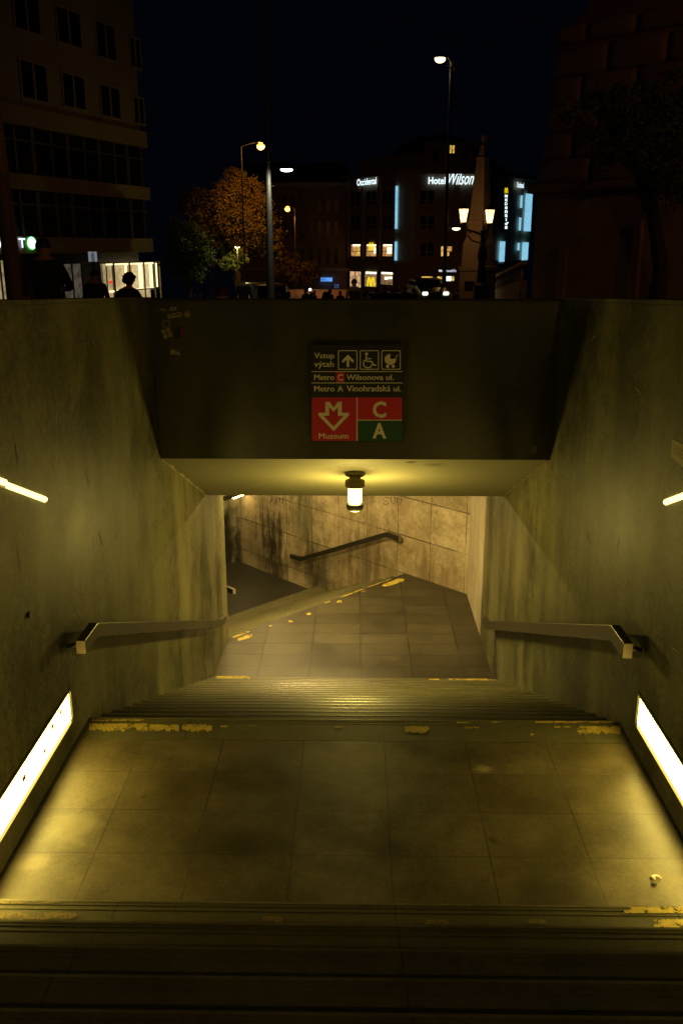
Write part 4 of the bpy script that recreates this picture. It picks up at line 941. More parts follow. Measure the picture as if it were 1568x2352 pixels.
street_lamp('small distant orange lamp on a pole right of the big tree', 679, 600, 88, 660, 480, 0.08, 0.05, SOD, 18, 900, (0.28, 0.28, 0.22))
street_lamp('tallest mast with a dazzling white lamp at its top beside the hotel name', 1019.5, 640, 40, 1010, 136, 0.10, 0.05, (1.0, 0.74, 0.36), 4, 22, (0.26, 0.2, 0.14), topy=141)
street_lamp('short grey mast with an oval white lamp below the left lantern', 1020, 620, 60, 1047, 525, 0.10, 0.085, PALE, 7, 160, (0.29, 0.29, 0.10), topy=530)
fl = atY(1041, 153, 40); tf = thing('floodlight', 'unlit pair of floodlights on the right side of the tallest mast top', 'floodlight', tuple(fl))
for dx, dz in ((-0.02, 0.06), (0.10, -0.10)): MB().rbox(fl+Vector((dx-0.09, -0.08, dz-0.09)), fl+Vector((dx+0.09, 0.08, dz+0.09)), 0.02).build('lamp_head', 'mast', tf)
MB().tube([fl+Vector((-0.28, 0, 0.02)), fl+Vector((0.1, 0, 0.0))], 0.02, 6).build('bracket', 'mast', tf)
lamp('lamp_light', atY(598.8, 352, 55.6), 50, (1.0, 0.55, 0.12), 0.15, [o for o in bpy.data.objects if o.get('label', '').startswith('slim mast')][0])
# the two big masts
b = atY(622, 690, 24); t_ = thing('street_mast', 'thick grey mast at the centre left, its lit side towards a flat white lamp', 'mast', (b.x, 24, gz(24)))
zz = [gz(24), atY(617, 397, 24).z, 16.0]
MB().tube([(b.x, 24, z) for z in (zz[0], (zz[0]+zz[1])/2, zz[1], zz[1]+0.25, zz[2])], [0.125, 0.098, 0.068, 0.05, 0.036], 14).build('pole', 'mast', t_, smooth=True)
l_ = atY(658, 390, 23.5)
MB().tube([(b.x, 24, l_.z+0.25), (b.x+0.22, 23.6, l_.z+0.22), (l_.x, 23.5, l_.z+0.09)], 0.018, 6).build('arm', 'mast', t_, smooth=True)
MB().lathe([(0.03, 0.09), (0.09, 0.07), (0.155, 0.03), (0.16, 0.012)], l_, 16).build('lamp_head', 'frame', t_, smooth=True)
MB().lathe([(0.15, 0.012), (0.14, -0.02), (0.07, -0.04), (0.01, -0.045)], l_, 16).build('bulb', glow('white_bulb', (1.0, 0.95, 0.72), 11), t_, smooth=True)
lamp('lamp_light', l_-Vector((0, 0.02, 0.12)), 70, (1.0, 0.92, 0.62), 0.08, t_, (-0.5, 0.35, -1), 150)
b = atY(43, 701, 11.3); t_ = thing('street_mast', 'brown mast at the left edge standing right behind the wall', 'mast', (b.x, 11.3, gz(11.3)))
MB().tube([(b.x-0.05*i*0.6, 11.3, gz(11.3)+i*1.4) for i in range(8)], [0.105-0.006*i for i in range(8)], 16).build('pole', 'rustmast', t_, smooth=True)
MB().tube([(b.x, 11.3, gz(11.3)), (b.x, 11.3, gz(11.3)+0.35)], [0.15, 0.13], 16).build('pole_base', 'rustmast', t_, smooth=True)
# added unseen lamps that brighten the stair, the museum and the office front
for (x_, y_, z_, pw, col, lab) in ((1.8, -6.0, 6.5, 420, (1.0, 0.60, 0.16), 'added fill lamp behind the stair, beyond the edge of the view'), (12, 8.5, 7.5, 210, (1.0, 0.34, 0.08), 'added fill lamp on the museum side, right of the view'), (-21, 38, 9.0, 30, (1.0, 0.52, 0.16), 'added fill lamp on the pavement left of the view')):
    t_ = thing('street_lamp', lab, 'street lamp', (x_, y_, gz(y_)), 'street lamps of the square')
    MB().tube([(x_, y_, gz(y_)), (x_, y_, z_+0.2)], [0.09, 0.05], 10).build('pole', 'mast', t_, smooth=True)
    MB().tube([(x_, y_, z_+0.2), (x_+0.5, y_, z_+0.3), (x_+0.9, y_, z_+0.15)], 0.035, 8).build('arm', 'mast', t_, smooth=True)
    MB().lathe([(0.03, 0.1), (0.2, 0.05), (0.22, 0)], (x_+0.9, y_, z_+0.03), 12).build('lamp_head', 'frame', t_, smooth=True)
    MB().ball((x_+0.9, y_, z_), (0.17, 0.17, 0.07)).build('bulb', glow('bulb_glow', col, 8), t_, smooth=True)
    lamp('lamp_light', (x_+0.9, y_, z_-0.2), pw, col, 0.12, t_, (0, 0.25, -1) if y_ < 0 else None, 165)

# ---- obelisk, candelabra and ramp balustrade
OY = 46.0; oc = atY(1098, 600, OY); g = gz(OY)
ot = thing('obelisk', 'tall pale stone obelisk on a plinth with a dark plaque, a star on its tip', 'monument', (oc.x, OY, g))
def osq(mb, prof):
    n0 = len(mb.v)
    for r_, z in prof: mb.v += [Vector((oc.x+r_*math.cos(R(90*k+8)), OY+r_*math.sin(R(90*k+8)), z)) for k in range(4)]
    m = len(prof)
    for i in range(m-1):
        for k in range(4): a = n0+i*4; mb.f.append((a+k, a+(k+1) % 4, a+4+(k+1) % 4, a+4+k))
    mb.f.append(tuple(n0+k for k in range(4))[::-1]); mb.f.append(tuple(n0+(m-1)*4+k for k in range(4))); return mb
oz = lambda py: atY(1098, py, OY).z
osq(MB(), [(0.86, oz(612)), (0.80, oz(560)), (0.66, oz(545)), (0.62, oz(520)), (0.66, oz(517)), (0.66, oz(508)), (0.56, oz(504)), (0.30, oz(368))]).build('shaft', 'obelisk', ot)
osq(MB(), [(0.33, oz(368)), (0.33, oz(362)), (0.2, oz(356)), (0.13, oz(340)), (0.16, oz(338)), (0.05, oz(330))]).build('tip', 'obelisk', ot)
osq(MB(), [(0.92, g), (0.92, oz(622)), (1.0, oz(621)), (1.0, oz(612)), (0.92, oz(611))]).build('plinth', 'obelisk', ot)
sp = MB()
for k in range(8):
    a = R(45*k); c_ = Vector((oc.x, OY, oz(318))); sp.tube([c_, c_+Vector((math.cos(a)*0.2, 0, math.sin(a)*0.2))], [0.05, 0.008], 6)
sp.tube([(oc.x, OY, oz(340)), (oc.x, OY, oz(318))], 0.03, 6); sp.build('star', 'obelisk', ot)
dl = Vector((math.cos(R(188)), math.sin(R(188)), 0)); dn = Vector((math.cos(R(278)), math.sin(R(278)), 0))
mid = (dl+dn)*0.46; tg2 = (dn-dl).normalized(); nr = (dl+dn).normalized(); pc = Vector((oc.x, OY, 0))+mid+nr*0.006
pq = [pc+tg2*a+Vector((0, 0, z)) for a, z in ((-0.34, oz(666)), (0.2, oz(666)), (0.2, oz(645)), (-0.34, oz(645)))]
MB().prism(pq, nr*0.03).build('plaque', 'bronze', ot)
CY = 43.0; cb = thing('candelabra', 'ornate dark bronze candelabra carrying two glowing lanterns in front of the obelisk', 'street lamp', (atY(1106, 690, CY).x, CY, gz(CY)))
cx_ = atY(1106, 600, CY).x; cz_ = lambda py: atY(1100, py, CY).z
MB().lathe([(0.34, gz(CY)), (0.34, cz_(655)), (0.22, cz_(650)), (0.16, cz_(600)), (0.24, cz_(590)), (0.20, cz_(575)), (0.13, cz_(565)), (0.10, cz_(535)), (0.17, cz_(530)), (0.09, cz_(522)), (0.05, cz_(500)), (0.02, cz_(488))], (cx_, CY, 0), 14).build('post', 'bronze', cb, smooth=True)
for lx, ly, lab in ((1064, 493, 'l'), (1124, 495, 'r')):
    c_ = atY(lx, ly, CY); sc_ = (c_.x-cx_)
    MB().tube([(cx_, CY, cz_(540)), (cx_+sc_*0.45, CY, cz_(532)), (cx_+sc_*0.8, CY, cz_(528)), (c_.x, CY, c_.z-0.36)], [0.06, 0.05, 0.05, 0.04], 8).build('arm', 'bronze', cb, smooth=True)
    MB().tube([(cx_, CY, cz_(560)), (cx_+sc_*0.5, CY, cz_(553)), (cx_+sc_*0.75, CY, cz_(542)), (cx_+sc_*0.7, CY, cz_(532)), (cx_+sc_*0.6, CY, cz_(536))], 0.035, 8).build('scroll', 'bronze', cb, smooth=True)
    gl_ = MB().lathe([(0.115, -0.33), (0.21, 0.24)], c_, 6).build('lantern', glow('lantern_glass', (1.0, 0.60, 0.22), 4.2, 0.35), cb)
    MB().lathe([(0.05, -0.42), (0.13, -0.37), (0.12, -0.325)], c_, 6).build('lantern_base', 'bronze', gl_)
    MB().lathe([(0.25, 0.24), (0.22, 0.29), (0.10, 0.42), (0.03, 0.50), (0.03, 0.56)], c_, 6).build('lantern_cap', 'bronze', gl_)
    rb = MB()
    for k in range(6): a = R(60*k); rb.tube([c_+Vector((0.118*math.cos(a), 0.118*math.sin(a), -0.33)), c_+Vector((0.213*math.cos(a), 0.213*math.sin(a), 0.24))], 0.013, 5)
    rb.build('lantern_ribs', 'bronze', gl_)
    lamp('lamp_light', c_+Vector((-0.35 if lab == 'l' else 0.1, 0.2, -0.2)), 28 if lab == "l" else 3, (1.0, 0.50, 0.15), 0.12, cb)
bt = thing('balustrade', 'dark stone balustrade climbing to the right beside the museum', 'balustrade', tuple(atY(1124, 665, 60)))
e0, e1 = atY(1122, 640, 62), atY(1204, 600, 48)
dv = (e1-e0); 
def brail(o0, o1, wd): return MB().prism([e0+Vector((-wd, 0, o0)), e1+Vector((-wd, 0, o0)), e1+Vector((-wd, 0, o1)), e0+Vector((-wd, 0, o1))], (2*wd, 0.05, 0))
brail(-0.18, 0.0, 0.16).build('handrail', 'museum', bt); brail(-2.6, -0.95, 0.2).build('plinth', 'museum', bt)
for k in range(15):
    q_ = e0+dv*((k+0.5)/15); MB().lathe([(0.07, -0.96), (0.05, -0.9), (0.10, -0.72), (0.06, -0.42), (0.045, -0.30), (0.075, -0.17)], q_, 8).build('baluster', 'obelisk', bt, smooth=True)

# ---- trees
def tree(name, lab, base, trunk_h, blobs, leaf, n, mat, seed, limbs=True):
    r_ = random.Random(seed); t_ = thing(name, lab, 'tree', tuple(base), None)
    base = Vector(base); c0_ = Vector(blobs[0][0])
    tr = MB().tube([base, base+Vector((0.1, 0, trunk_h*0.5)), Vector((c0_.x, c0_.y, base.z+trunk_h))], [0.28*trunk_h/4, 0.2*trunk_h/4, 0.13*trunk_h/4], 9)
    for c_, rad in blobs:
        c_ = Vector(c_); tr.tube([Vector((c0_.x, c0_.y, base.z+trunk_h*0.85)), (Vector((c0_.x, c0_.y, base.z+trunk_h))+c_)/2+Vector((0, 0, 0.2)), c_], [0.09*trunk_h/4, 0.06*trunk_h/4, 0.02], 6)
    tr.build('trunk', 'bark', t_, smooth=True)
    vol = [rad[0]*rad[1]*rad[2] for _, rad in blobs]; tot = sum(v**0.75 for v in vol); vs = []; fs = []
    for (c_, rad), v in zip(blobs, vol):
        c_ = Vector(c_); cl = []
        for _ in range(int(14+26*v**0.3)):
            d = Vector((r_.gauss(0, 1), r_.gauss(0, 1), r_.gauss(0, 1))).normalized()*r_.uniform(0.55, 1.02)
            cl.append((Vector((d.x*rad[0], d.y*rad[1], d.z*rad[2])), r_.uniform(0.16, 0.32)))
        for _ in range(int(n*v**0.75/tot)):
            k_, s_ = r_.choice(cl); mr = min(rad)
            p_ = c_+k_+Vector((r_.gauss(0, 1), r_.gauss(0, 1), r_.gauss(0, 0.8)))*mr*s_*0.62
            a = Vector((r_.gauss(0, 1), r_.gauss(0, 1), r_.gauss(0, 0.7))).normalized(); b_ = a.orthogonal().normalized(); b_ = (b_*math.cos(6.28*r_.random())+a.cross(b_)*math.sin(3)).normalized()
            L = leaf*r_.uniform(0.6, 1.3); i0 = len(vs)
            vs += [p_-a*L*0.5, p_+b_*L*0.32, p_+a*L*0.5, p_-b_*L*0.32]; fs.append((i0, i0+1, i0+2, i0+3))
    me = bpy.data.meshes.new('crown'); me.from_pydata([v-base for v in vs], [], fs); me.materials.append(M[mat])
    o = bpy.data.objects.new('crown', me); COL.objects.link(o); o.parent = t_
    return t_
def B(px, py, Y, rx, rz, ry=None): return (tuple(atY(px, py, Y)), (rx, ry or rx, rz))
tree('street_tree', 'large full tree lit orange from the right by the lamp mast', (atY(545, 680, 63).x, 63, gz(63)), 4.2,
     [B(545, 500, 63, 2.0, 2.0), B(560, 440, 63, 1.35, 1.1), B(520, 470, 63.5, 1.5, 1.4), B(590, 510, 62.5, 1.3, 1.6), B(480, 520, 64, 1.6, 1.4), B(450, 470, 64.5, 1.2, 1.1), B(540, 405, 63, 0.7, 0.6), B(600, 470, 62.8, 0.8, 0.9), B(620, 560, 63, 0.9, 1.1), B(560, 560, 64, 1.8, 1.0)], 0.16, 36000, 'leaf', 1)
tree('street_tree', 'dark green tree in shadow left of the orange lit tree', (atY(432, 680, 58).x, 58, gz(58)), 3.0,
     [B(432, 560, 58, 1.3, 1.4), B(410, 540, 58, 0.8, 1.0), B(455, 590, 58, 1.0, 0.9), B(435, 625, 58, 1.2, 0.7), B(400, 600, 58, 0.7, 0.9)], 0.15, 14000, 'leafg', 2)
tree('street_tree', 'low reddish tree in front of the old brown house', (atY(690, 690, 95).x, 95, gz(95)), 3.2,
     [B(690, 620, 95, 1.8, 1.3), B(665, 600, 95, 1.1, 1.0), B(715, 625, 95, 1.0, 1.1), B(640, 590, 95, 1.0, 1.6)], 0.24, 6000, 'leaf', 3)
tree('shrub', 'small leafy bush glowing yellow green under a little lamp', (atY(535, 680, 60).x, 60, gz(60)), 1.6,
     [B(545, 590, 60, 0.55, 0.55), B(520, 603, 60, 0.5, 0.45), B(558, 598, 60, 0.4, 0.4), B(535, 612, 60, 0.6, 0.35)], 0.16, 2600, 'leafg', 4)
q_ = atY(545, 568, 58.6); t_ = thing('wall_lamp', 'little pair of warm lamps just above the glowing bush', 'lamp', tuple(q_))
MB().tube([(q_.x, 58.6, gz(58)), (q_.x, 58.6, q_.z)], 0.03, 6).build('pole', 'mast', t_)
for d in (-0.1, 0.1): MB().ball(q_+Vector((d, 0, 0)), (0.07, 0.07, 0.04)).build('bulb', glow('small_bulb', (1.0, 0.75, 0.4), 1.5), t_)
lamp('lamp_light', q_+Vector((0, -0.25, -0.1)), 75, (1.0, 0.86, 0.30), 0.06, t_)
tree('street_tree', 'dark leafy tree in shadow in front of the museum stonework', (atY(1500, 690, 19.5).x, 19.5, gz(19.5)), 3.3,
     [B(1500, 320, 19.5, 1.0, 0.9), B(1380, 260, 19, 0.75, 0.5), B(1450, 230, 19.5, 0.6, 0.4), B(1420, 330, 19, 0.8, 0.5), B(1560, 380, 19, 0.9, 0.7), B(1530, 220, 19.5, 0.7, 0.5)], 0.10, 9000, 'leafg', 6)

# ---- people
def person(name, lab, loc, h, face=0.0, shirt=(0.02, 0.02, 0.024), trousers=(0.02, 0.02, 0.025), skin=None, hair=(0.014, 0.010, 0.008), sit=False, arms=None, fat=1.0, curly=False, lean=0.0, group=None, sleeves=True):
    """standing figure seen from behind, faces +y at face=0; one skinned body, hair as its child"""
    k = h/1.75; t_ = thing(name, lab, 'person', loc, group); t_.rotation_euler = (0, 0, face)
    drop = 0.47 if sit else 0.0
    J = [(0, 0, 0.95), (0, 0.0, 1.12), (0, 0.0+lean*0.3, 1.32), (0, -0.01+lean*0.7, 1.46), (0, 0.0+lean, 1.53), (0, 0.02+lean*1.15, 1.60), (0, 0.02+lean*1.25, 1.685)]
    Rr = [0.15, 0.135, 0.155, 0.11, 0.055, 0.075, 0.088]
    E_ = [(i, i+1) for i in range(6)]
    names = ['t']*4+['n', 'h', 'h']
    A_ = arms or {-1: ((-0.25, 0.0, 1.17), (-0.24, 0.10, 0.93)), 1: ((0.25, 0.0, 1.17), (0.24, 0.10, 0.93))}
    for s in (-1, 1):
        el, wr = A_[s]; i0 = len(J)
        J += [(s*0.175, -0.01+lean*0.6, 1.43), tuple(el), tuple(wr)]; Rr += [0.068, 0.047, 0.03]; names += ['s', 'e', 'w']
        E_ += [(3, i0), (i0, i0+1), (i0+1, i0+2)]
        i0 = len(J)
        if sit: J += [(s*0.10, 0.02, 0.92), (s*0.12, 0.42, 0.94), (s*0.12, 0.45, 0.55)]
        else: J += [(s*0.10, 0.0, 0.86), (s*0.105, 0.02, 0.48), (s*0.11, -0.01, 0.08)]
        Rr += [0.095, 0.062, 0.042]; names += ['l', 'l', 'l']; E_ += [(0, i0), (i0, i0+1), (i0+1, i0+2)]
        if True:
            f_ = J[-1]; J.append((f_[0]+s*0.02, f_[1]+0.16, f_[2]-0.045)); Rr.append(0.035); names.append('f'); E_.append((len(J)-2, len(J)-1))
    me = bpy.data.meshes.new('body'); me.from_pydata([Vector((x, y, z-drop))*k for x, y, z in J], E_, [])
    tmp = bpy.data.objects.new('body', me); COL.objects.link(tmp)
    tmp.modifiers.new('Skin', 'SKIN'); tmp.modifiers.new('Sub', 'SUBSURF').levels = 2
    for i, sv in enumerate(me.skin_vertices[0].data): sv.radius = (Rr[i]*k*fat*(1.12 if names[i] == 't' else 1), Rr[i]*k*fat*(0.80 if names[i] == 't' else 1)); sv.use_root = (i == 0)
    bpy.context.view_layer.update()
    mesh = bpy.data.meshes.new_from_object(tmp.evaluated_get(bpy.context.evaluated_depsgraph_get()))
    bpy.data.objects.remove(tmp); bpy.data.meshes.remove(me)
    # hands with five fingers, nose and ears grown onto the same mesh
    ex = MB()
    for s in (-1, 1):
        wr = Vector(A_[s][1]); el = Vector(A_[s][0]); d = (wr-el).normalized(); sd = Vector((0, 1, 0)) if abs(d.y) < 0.7 else Vector((1, 0, 0)); sd = (sd-d*sd.dot(d)).normalized()
        up_ = Vector((0, 0, -drop))
        ex.tube([(wr-d*0.01+up_)*k, (wr+d*0.04+up_)*k, (wr+d*0.09+up_)*k], [0.026*k, 0.038*k, 0.036*k], 8)
        for j, (o_, ln_) in enumerate(((-0.028, 0.065), (-0.010, 0.078), (0.010, 0.074), (0.027, 0.058))):
            b0 = wr+d*0.085+sd*o_+up_; n_ = d.cross(sd)*(-s); ex.tube([b0*k, (b0+d*ln_*0.6+n_*0.008)*k, (b0+d*ln_+n_*0.024)*k], [0.0095*k, 0.0085*k, 0.006*k], 6)
        b0 = wr+d*0.03+sd*0.032+up_; ex.tube([b0*k, (b0+sd*0.026+d*0.03)*k, (b0+sd*0.032+d*0.062)*k], [0.012*k, 0.010*k, 0.007*k], 6)
    hc = Vector((0, 0.02+lean*1.2, 1.645-drop))
    ex.tube([(hc+Vector((0, 0.085, 0.03)))*k, (hc+Vector((0, 0.118, -0.01)))*k], [0.010*k, 0.016*k], 6)
    for s in (-1, 1):
        ex.ball((hc+Vector((s*0.090, 0, 0.0)))*k, Vector((0.012, 0.022, 0.034))*k, 6, 5)
        ex.ball((hc+Vector((s*0.032, 0.086, 0.022)))*k, Vector((0.014, 0.008, 0.008))*k, 6, 5)
    ex.tube([(hc+Vector((-0.026, 0.09, -0.045)))*k, (hc+Vector((0, 0.097, -0.047)))*k, (hc+Vector((0.026, 0.09, -0.045)))*k], 0.007*k, 5)
    bm = bmesh.new(); bm.from_mesh(mesh); nb_ = len(bm.faces)
    vv = [bm.verts.new(v) for v in ex.v]
    for f in ex.f: bm.faces.new([vv[i] for i in f])
    bmesh.ops.recalc_face_normals(bm, faces=bm.faces[:]); bm.to_mesh(mesh); bm.free()
    sk_ = plain('skin_tone', skin or (0.40, 0.23, 0.14), 0.6, 0, 0.08); sh = plain('shirt', shirt, 0.85, 0, 0.15, 20); tr = plain('trousers', trousers, 0.85, 0, 0.15, 20)
    for m in (sk_, sh, tr, plain('shoe', (0.02, 0.02, 0.02), 0.6)): mesh.materials.append(m)
    for i, p_ in enumerate(mesh.polygons):
        p_.use_smooth = True
        if i >= nb_: p_.material_index = 0; continue
        c_ = p_.center/k; z = c_.z+drop
        armd = min((Vector((c_.x, c_.y, z))-Vector(A_[s][0])).length for s in (-1, 1)); wrd = min((Vector((c_.x, c_.y, z))-Vector(A_[s][1])).length for s in (-1, 1))
        if z > 1.50: p_.material_index = 0
        elif wrd < armd*1.2 and wrd < 0.24 or (armd < 0.10 and not sleeves): p_.material_index = 0
        elif z < 0.12: p_.material_index = 3
        elif z < 0.98 and abs(c_.x) < 0.2: p_.material_index = 2
        else: p_.material_index = 1
    bo = bpy.data.objects.new('body', mesh); COL.objects.link(bo); bo.parent = t_
    hb = MB()
    if curly:
        r_ = random.Random(3)
        for _ in range(46):
            d = Vector((r_.gauss(0, 1), r_.gauss(0, 1)-0.4, r_.gauss(0, 1)+0.3)).normalized(); hb.ball((hc+Vector((0.015, -0.02, 0.03))+Vector((d.x*0.11, d.y*0.10, d.z*0.10)))*k, r_.uniform(0.028, 0.05)*k, 6, 5)
    else:
        for i in range(9):
            for j in range(16):
                t2 = R(8+i*11); a = 2*math.pi*j/16
                hb.v.append((hc+Vector((0.100*math.sin(t2)*math.cos(a), 0.112*math.sin(t2)*math.sin(a)-0.006-0.02*max(0, i-4)/4*(1 if math.sin(a) > 0 else 0), 0.018+0.112*math.cos(t2)+(0.05*max(0, i-5)/3 if math.sin(a) > 0.3 else 0))))*k)
        for i in range(8):
            for j in range(16): hb.f.append((i*16+j, i*16+(j+1) % 16, i*16+16+(j+1) % 16, i*16+16+j))
        hb.f.append(tuple(range(16)))
    hb.build('hair', plain('hair', hair, 0.6), t_, local=True, smooth=True)
    return t_
def stand(px, py, Y): q = atY(px, py, Y); return (q.x, Y, gz(Y)), q.z-gz(Y)
DK = (0.012, 0.012, 0.014)
l_, h_ = stand(98, 550, 12.3)
person('person', 'tall man in a black T-shirt standing behind the wall next to the brown mast', l_, h_, 0.15, DK, DK, fat=1.12, arms={-1: ((-0.30, 0.0, 1.16), (-0.27, 0.16, 0.95)), 1: ((0.31, -0.02, 1.15), (0.18, 0.22, 1.12))})
l_, h_ = stand(217, 622, 17.5)
person('person', 'short haired person in dark clothes in front of the round road sign', l_, h_, 0.1, DK, DK, hair=(0.04, 0.012, 0.006), fat=1.12)
l_, h_ = stand(292, 632, 14.4)
person('person', 'woman in a strap top with curly dark hair in front of the lit shop corner', l_, h_, -0.3, (0.02, 0.02, 0.022), DK, curly=True, sleeves=False, fat=1.0, lean=0.04, arms={-1: ((-0.34, 0.06, 1.25), (-0.40, 0.26, 1.36)), 1: ((0.30, 0.05, 1.2), (0.22, 0.28, 1.25))})
l_, h_ = stand(507, 612, 12.6)
person('person', 'big dark seated person with reddish hair left of the grey mast', l_, 1.62*1.0, 0.5, (0.012, 0.012, 0.018), DK, sit=True, hair=(0.09, 0.02, 0.008), fat=1.35)
bpy.context.view_layer.update()
l_, h_ = stand(558, 638, 29)
person('person', 'person in black with head bowed between red haired sitter and grey mast', l_, h_, 0.0, DK, DK, lean=0.06, hair=(0.05, 0.03, 0.02), fat=1.15)
l_, h_ = stand(813, 642, 29)
person('person', 'person in a tan shirt standing alone in front of the bright restaurant door', l_, h_, 0.0, (0.22, 0.12, 0.07), DK, hair=(0.10, 0.045, 0.02), fat=1.1)
bp = MB().rbox(Vector(l_)+Vector((-0.15, -0.27, h_*0.57)), Vector(l_)+Vector((0.15, -0.12, h_*0.80)), 0.05, None, 3).build('backpack', plain('backpack_cloth', (0.012, 0.011, 0.011), 0.8), smooth=True)
tag(bp, 'black backpack on the back of the person in the tan shirt', 'backpack')
l_, h_ = stand(1031, 660, 45)
person('person', 'pedestrian dressed all in white walking beside the plinth', l_, h_, 1.2, (0.75, 0.68, 0.55), (0.7, 0.62, 0.5), fat=1.1)
l_, h_ = stand(1045, 664, 45)
person('person', 'pedestrian in dark clothes leaning forward against the plinth', l_, h_, -1.2, DK, DK, lean=0.12, skin=(0.3, 0.16, 0.09))
for px, py, lab, sh in ((884, 659, 'dark figure with upright head, leftmost of three before the hotel', DK), (910, 662, 'dark figure bending forward, middle of three before the hotel', DK), (931, 659, 'figure with a pale collar, rightmost of three before the hotel', (0.06, 0.055, 0.05)), (843, 670, 'figure in a pale top just right of the tan shirted person', (0.42, 0.30, 0.2))):
    l_, h_ = stand(px, py, 37 if px > 850 else 40); person('person', lab, l_, h_, 0.4, sh, DK, lean=0.10 if px == 910 else 0, fat=1.15, hair=(0.012, 0.01, 0.01))
for i, (px, py) in enumerate(((640, 668), (702, 664), (722, 668), (758, 665), (781, 669), (864, 664), (899, 665), (950, 664), (976, 667), (1003, 664))):
    l_, h_ = stand(px, py, 36+(i*3) % 7); person('person', 'dark silhouette of a person in the crowd below the hotel', l_, h_, 0.7*i, DK, DK, fat=1.2, group='dark silhouettes of the crowd')
for i, (px, py, lab, sh) in enumerate(((433, 676, 'seated guest in a pink top, leftmost of the far cafe group', (0.5, 0.25, 0.2)), (446, 678, 'seated guest in a white shirt in the far cafe group', (0.6, 0.52, 0.45)), (458, 675, 'seated guest with grey top in the far cafe group', (0.28, 0.27, 0.26)), (480, 674, 'seated guest in a brick red top, rightmost of the far cafe group', (0.35, 0.10, 0.06)))):
    q_ = atY(px, py, 52); person('person', lab, (q_.x, 52, q_.z-1.27), 1.72, 2.8+0.3*i, sh, DK, sit=True, group='guests of the far cafe')

# ---- vehicles and small street furniture
def car(name, lab, loc, face, L=4.3, W=1.75, Hh=1.45, col=(0.03, 0.03, 0.034), van=False, front=(None, 0), rear=(None, 0), cat='car'):
    t_ = thing(name, lab, cat, loc, 'vehicles on the square'); t_.rotation_euler = (0, 0, face)
    p_ = [(-L/2, 0.30), (-L/2, 0.75), (-L/2+0.1, 0.95), (-L/2+0.35, 1.0), (-L/2+0.9, Hh-0.03), (-L/2+1.4, Hh), (L*0.12, Hh-0.02), (L*0.30, 0.98), (L/2-0.15, 0.82), (L/2, 0.62), (L/2, 0.30)]
    if van: p_ = [(-L/2, 0.35), (-L/2, 1.1), (-L/2+0.05, Hh-0.08), (-L/2+0.25, Hh), (L*0.22, Hh), (L*0.36, 1.15), (L/2-0.05, 0.95), (L/2, 0.7), (L/2, 0.35)]
    pts = [Vector((-W/2, x, z)) for x, z in p_]
    bd = MB().prism(pts, (W, 0, 0)).build('body', plain('car_paint', col, 0.3, 0.3, 0.05), t_, local=True, bevel=0.07, smooth=True)
    def side(u0, u1, z0, z1, s):
        m = MB().prism([(s*(W/2+0.002), u0, z0), (s*(W/2+0.002), u1, z0), (s*(W/2+0.002), u1-0.25, z1), (s*(W/2+0.002), u0+(0.1 if van else 0.3), z1)], (s*0.012, 0, 0)); m.build('side_window', 'glass', t_, local=True)
    for s in (-1, 1): side(-L/2+0.75, L*0.24, 1.0, Hh-0.12, s)
    MB().prism([(-W/2+0.15, -L/2-(0.012 if van else -0.36), 1.08), (W/2-0.15, -L/2-(0.012 if van else -0.36), 1.08), (W/2-0.2, -L/2+(0.03 if van else 0.82), Hh-0.13), (-W/2+0.2, -L/2+(0.03 if van else 0.82), Hh-0.13)], (0, -0.03, 0.02)).build('rear_window', 'glass', t_, local=True)
    a_, b_2 = ((L*0.235, Hh-0.1), (L*0.35, 1.18)) if van else ((L*0.14, Hh-0.06), (L*0.285, 1.02))
    MB().prism([(-W/2+0.15, b_2[0], b_2[1]), (W/2-0.15, b_2[0], b_2[1]), (W/2-0.2, a_[0], a_[1]), (-W/2+0.2, a_[0], a_[1])], (0, 0.04, 0.02)).build('windscreen', 'glass', t_, local=True)
    for s in (-1, 1):
        for y in (-L*0.31, L*0.31):
            wv = MB(); 
            wv.lathe([(0.22, -0.10), (0.31, -0.10), (0.33, -0.05), (0.33, 0.05), (0.31, 0.10), (0.22, 0.10)], (s*(W/2-0.08), y, 0.33), 16, lambda v: Vector((v.z, v.x, v.y))); wo = wv.build('wheel', 'rubber', t_, local=True, smooth=True)
            MB().lathe([(0.2, -0.105), (0.05, -0.115), (0.05, 0.115), (0.2, 0.105)], (s*(W/2-0.08), y, 0.33), 12, lambda v: Vector((v.z, v.x, v.y))).build('rim', 'steel', wo, local=True)
        MB().rbox((s*W*0.36-0.12, L/2-0.03, 0.68), (s*W*0.36+0.12, L/2+0.03, 0.82), 0.03).build('headlight', glow('headlight', *front) if front[0] else M['glass'], t_, local=True)
        MB().rbox((s*W*0.42-0.07, -L/2-0.03, 0.75), (s*W*0.42+0.07, -L/2+0.03, 0.98), 0.02).build('tail_light', glow('tail_light', *rear) if rear[0] else M['red'], t_, local=True)
    return t_
q_ = atY(594, 651, 50); car('van', 'silver van with lit tail lamps half hidden by the grey mast', (q_.x, 51, q_.z-1.95), 0.35, 4.8, 1.9, 1.95, (0.30, 0.31, 0.32), True, rear=((1.0, 0.25, 0.02), 3.0), cat='van')
q_ = atY(992, 676, 38); car('parked_car', 'dark car facing the viewer with bright white headlamps', (q_.x, 41, q_.z-0.76), math.pi+0.1, 4.3, 0.62*2.0, 1.3, (0.02, 0.02, 0.022), front=((0.95, 1.0, 0.85), 2.2))
for i, px in enumerate((860, 925)):
    q_ = atY(px, 674+2*i, 44); car('parked_car', ('dark parked car behind the figures, left one below the yellow arches', 'dark parked car behind the figures, right one near the diamond road sign')[i], (q_.x, 45, q_.z-1.42), 1.45, 4.3, 1.75, 1.42, ((0.015, 0.015, 0.018), (0.02, 0.018, 0.016))[i])
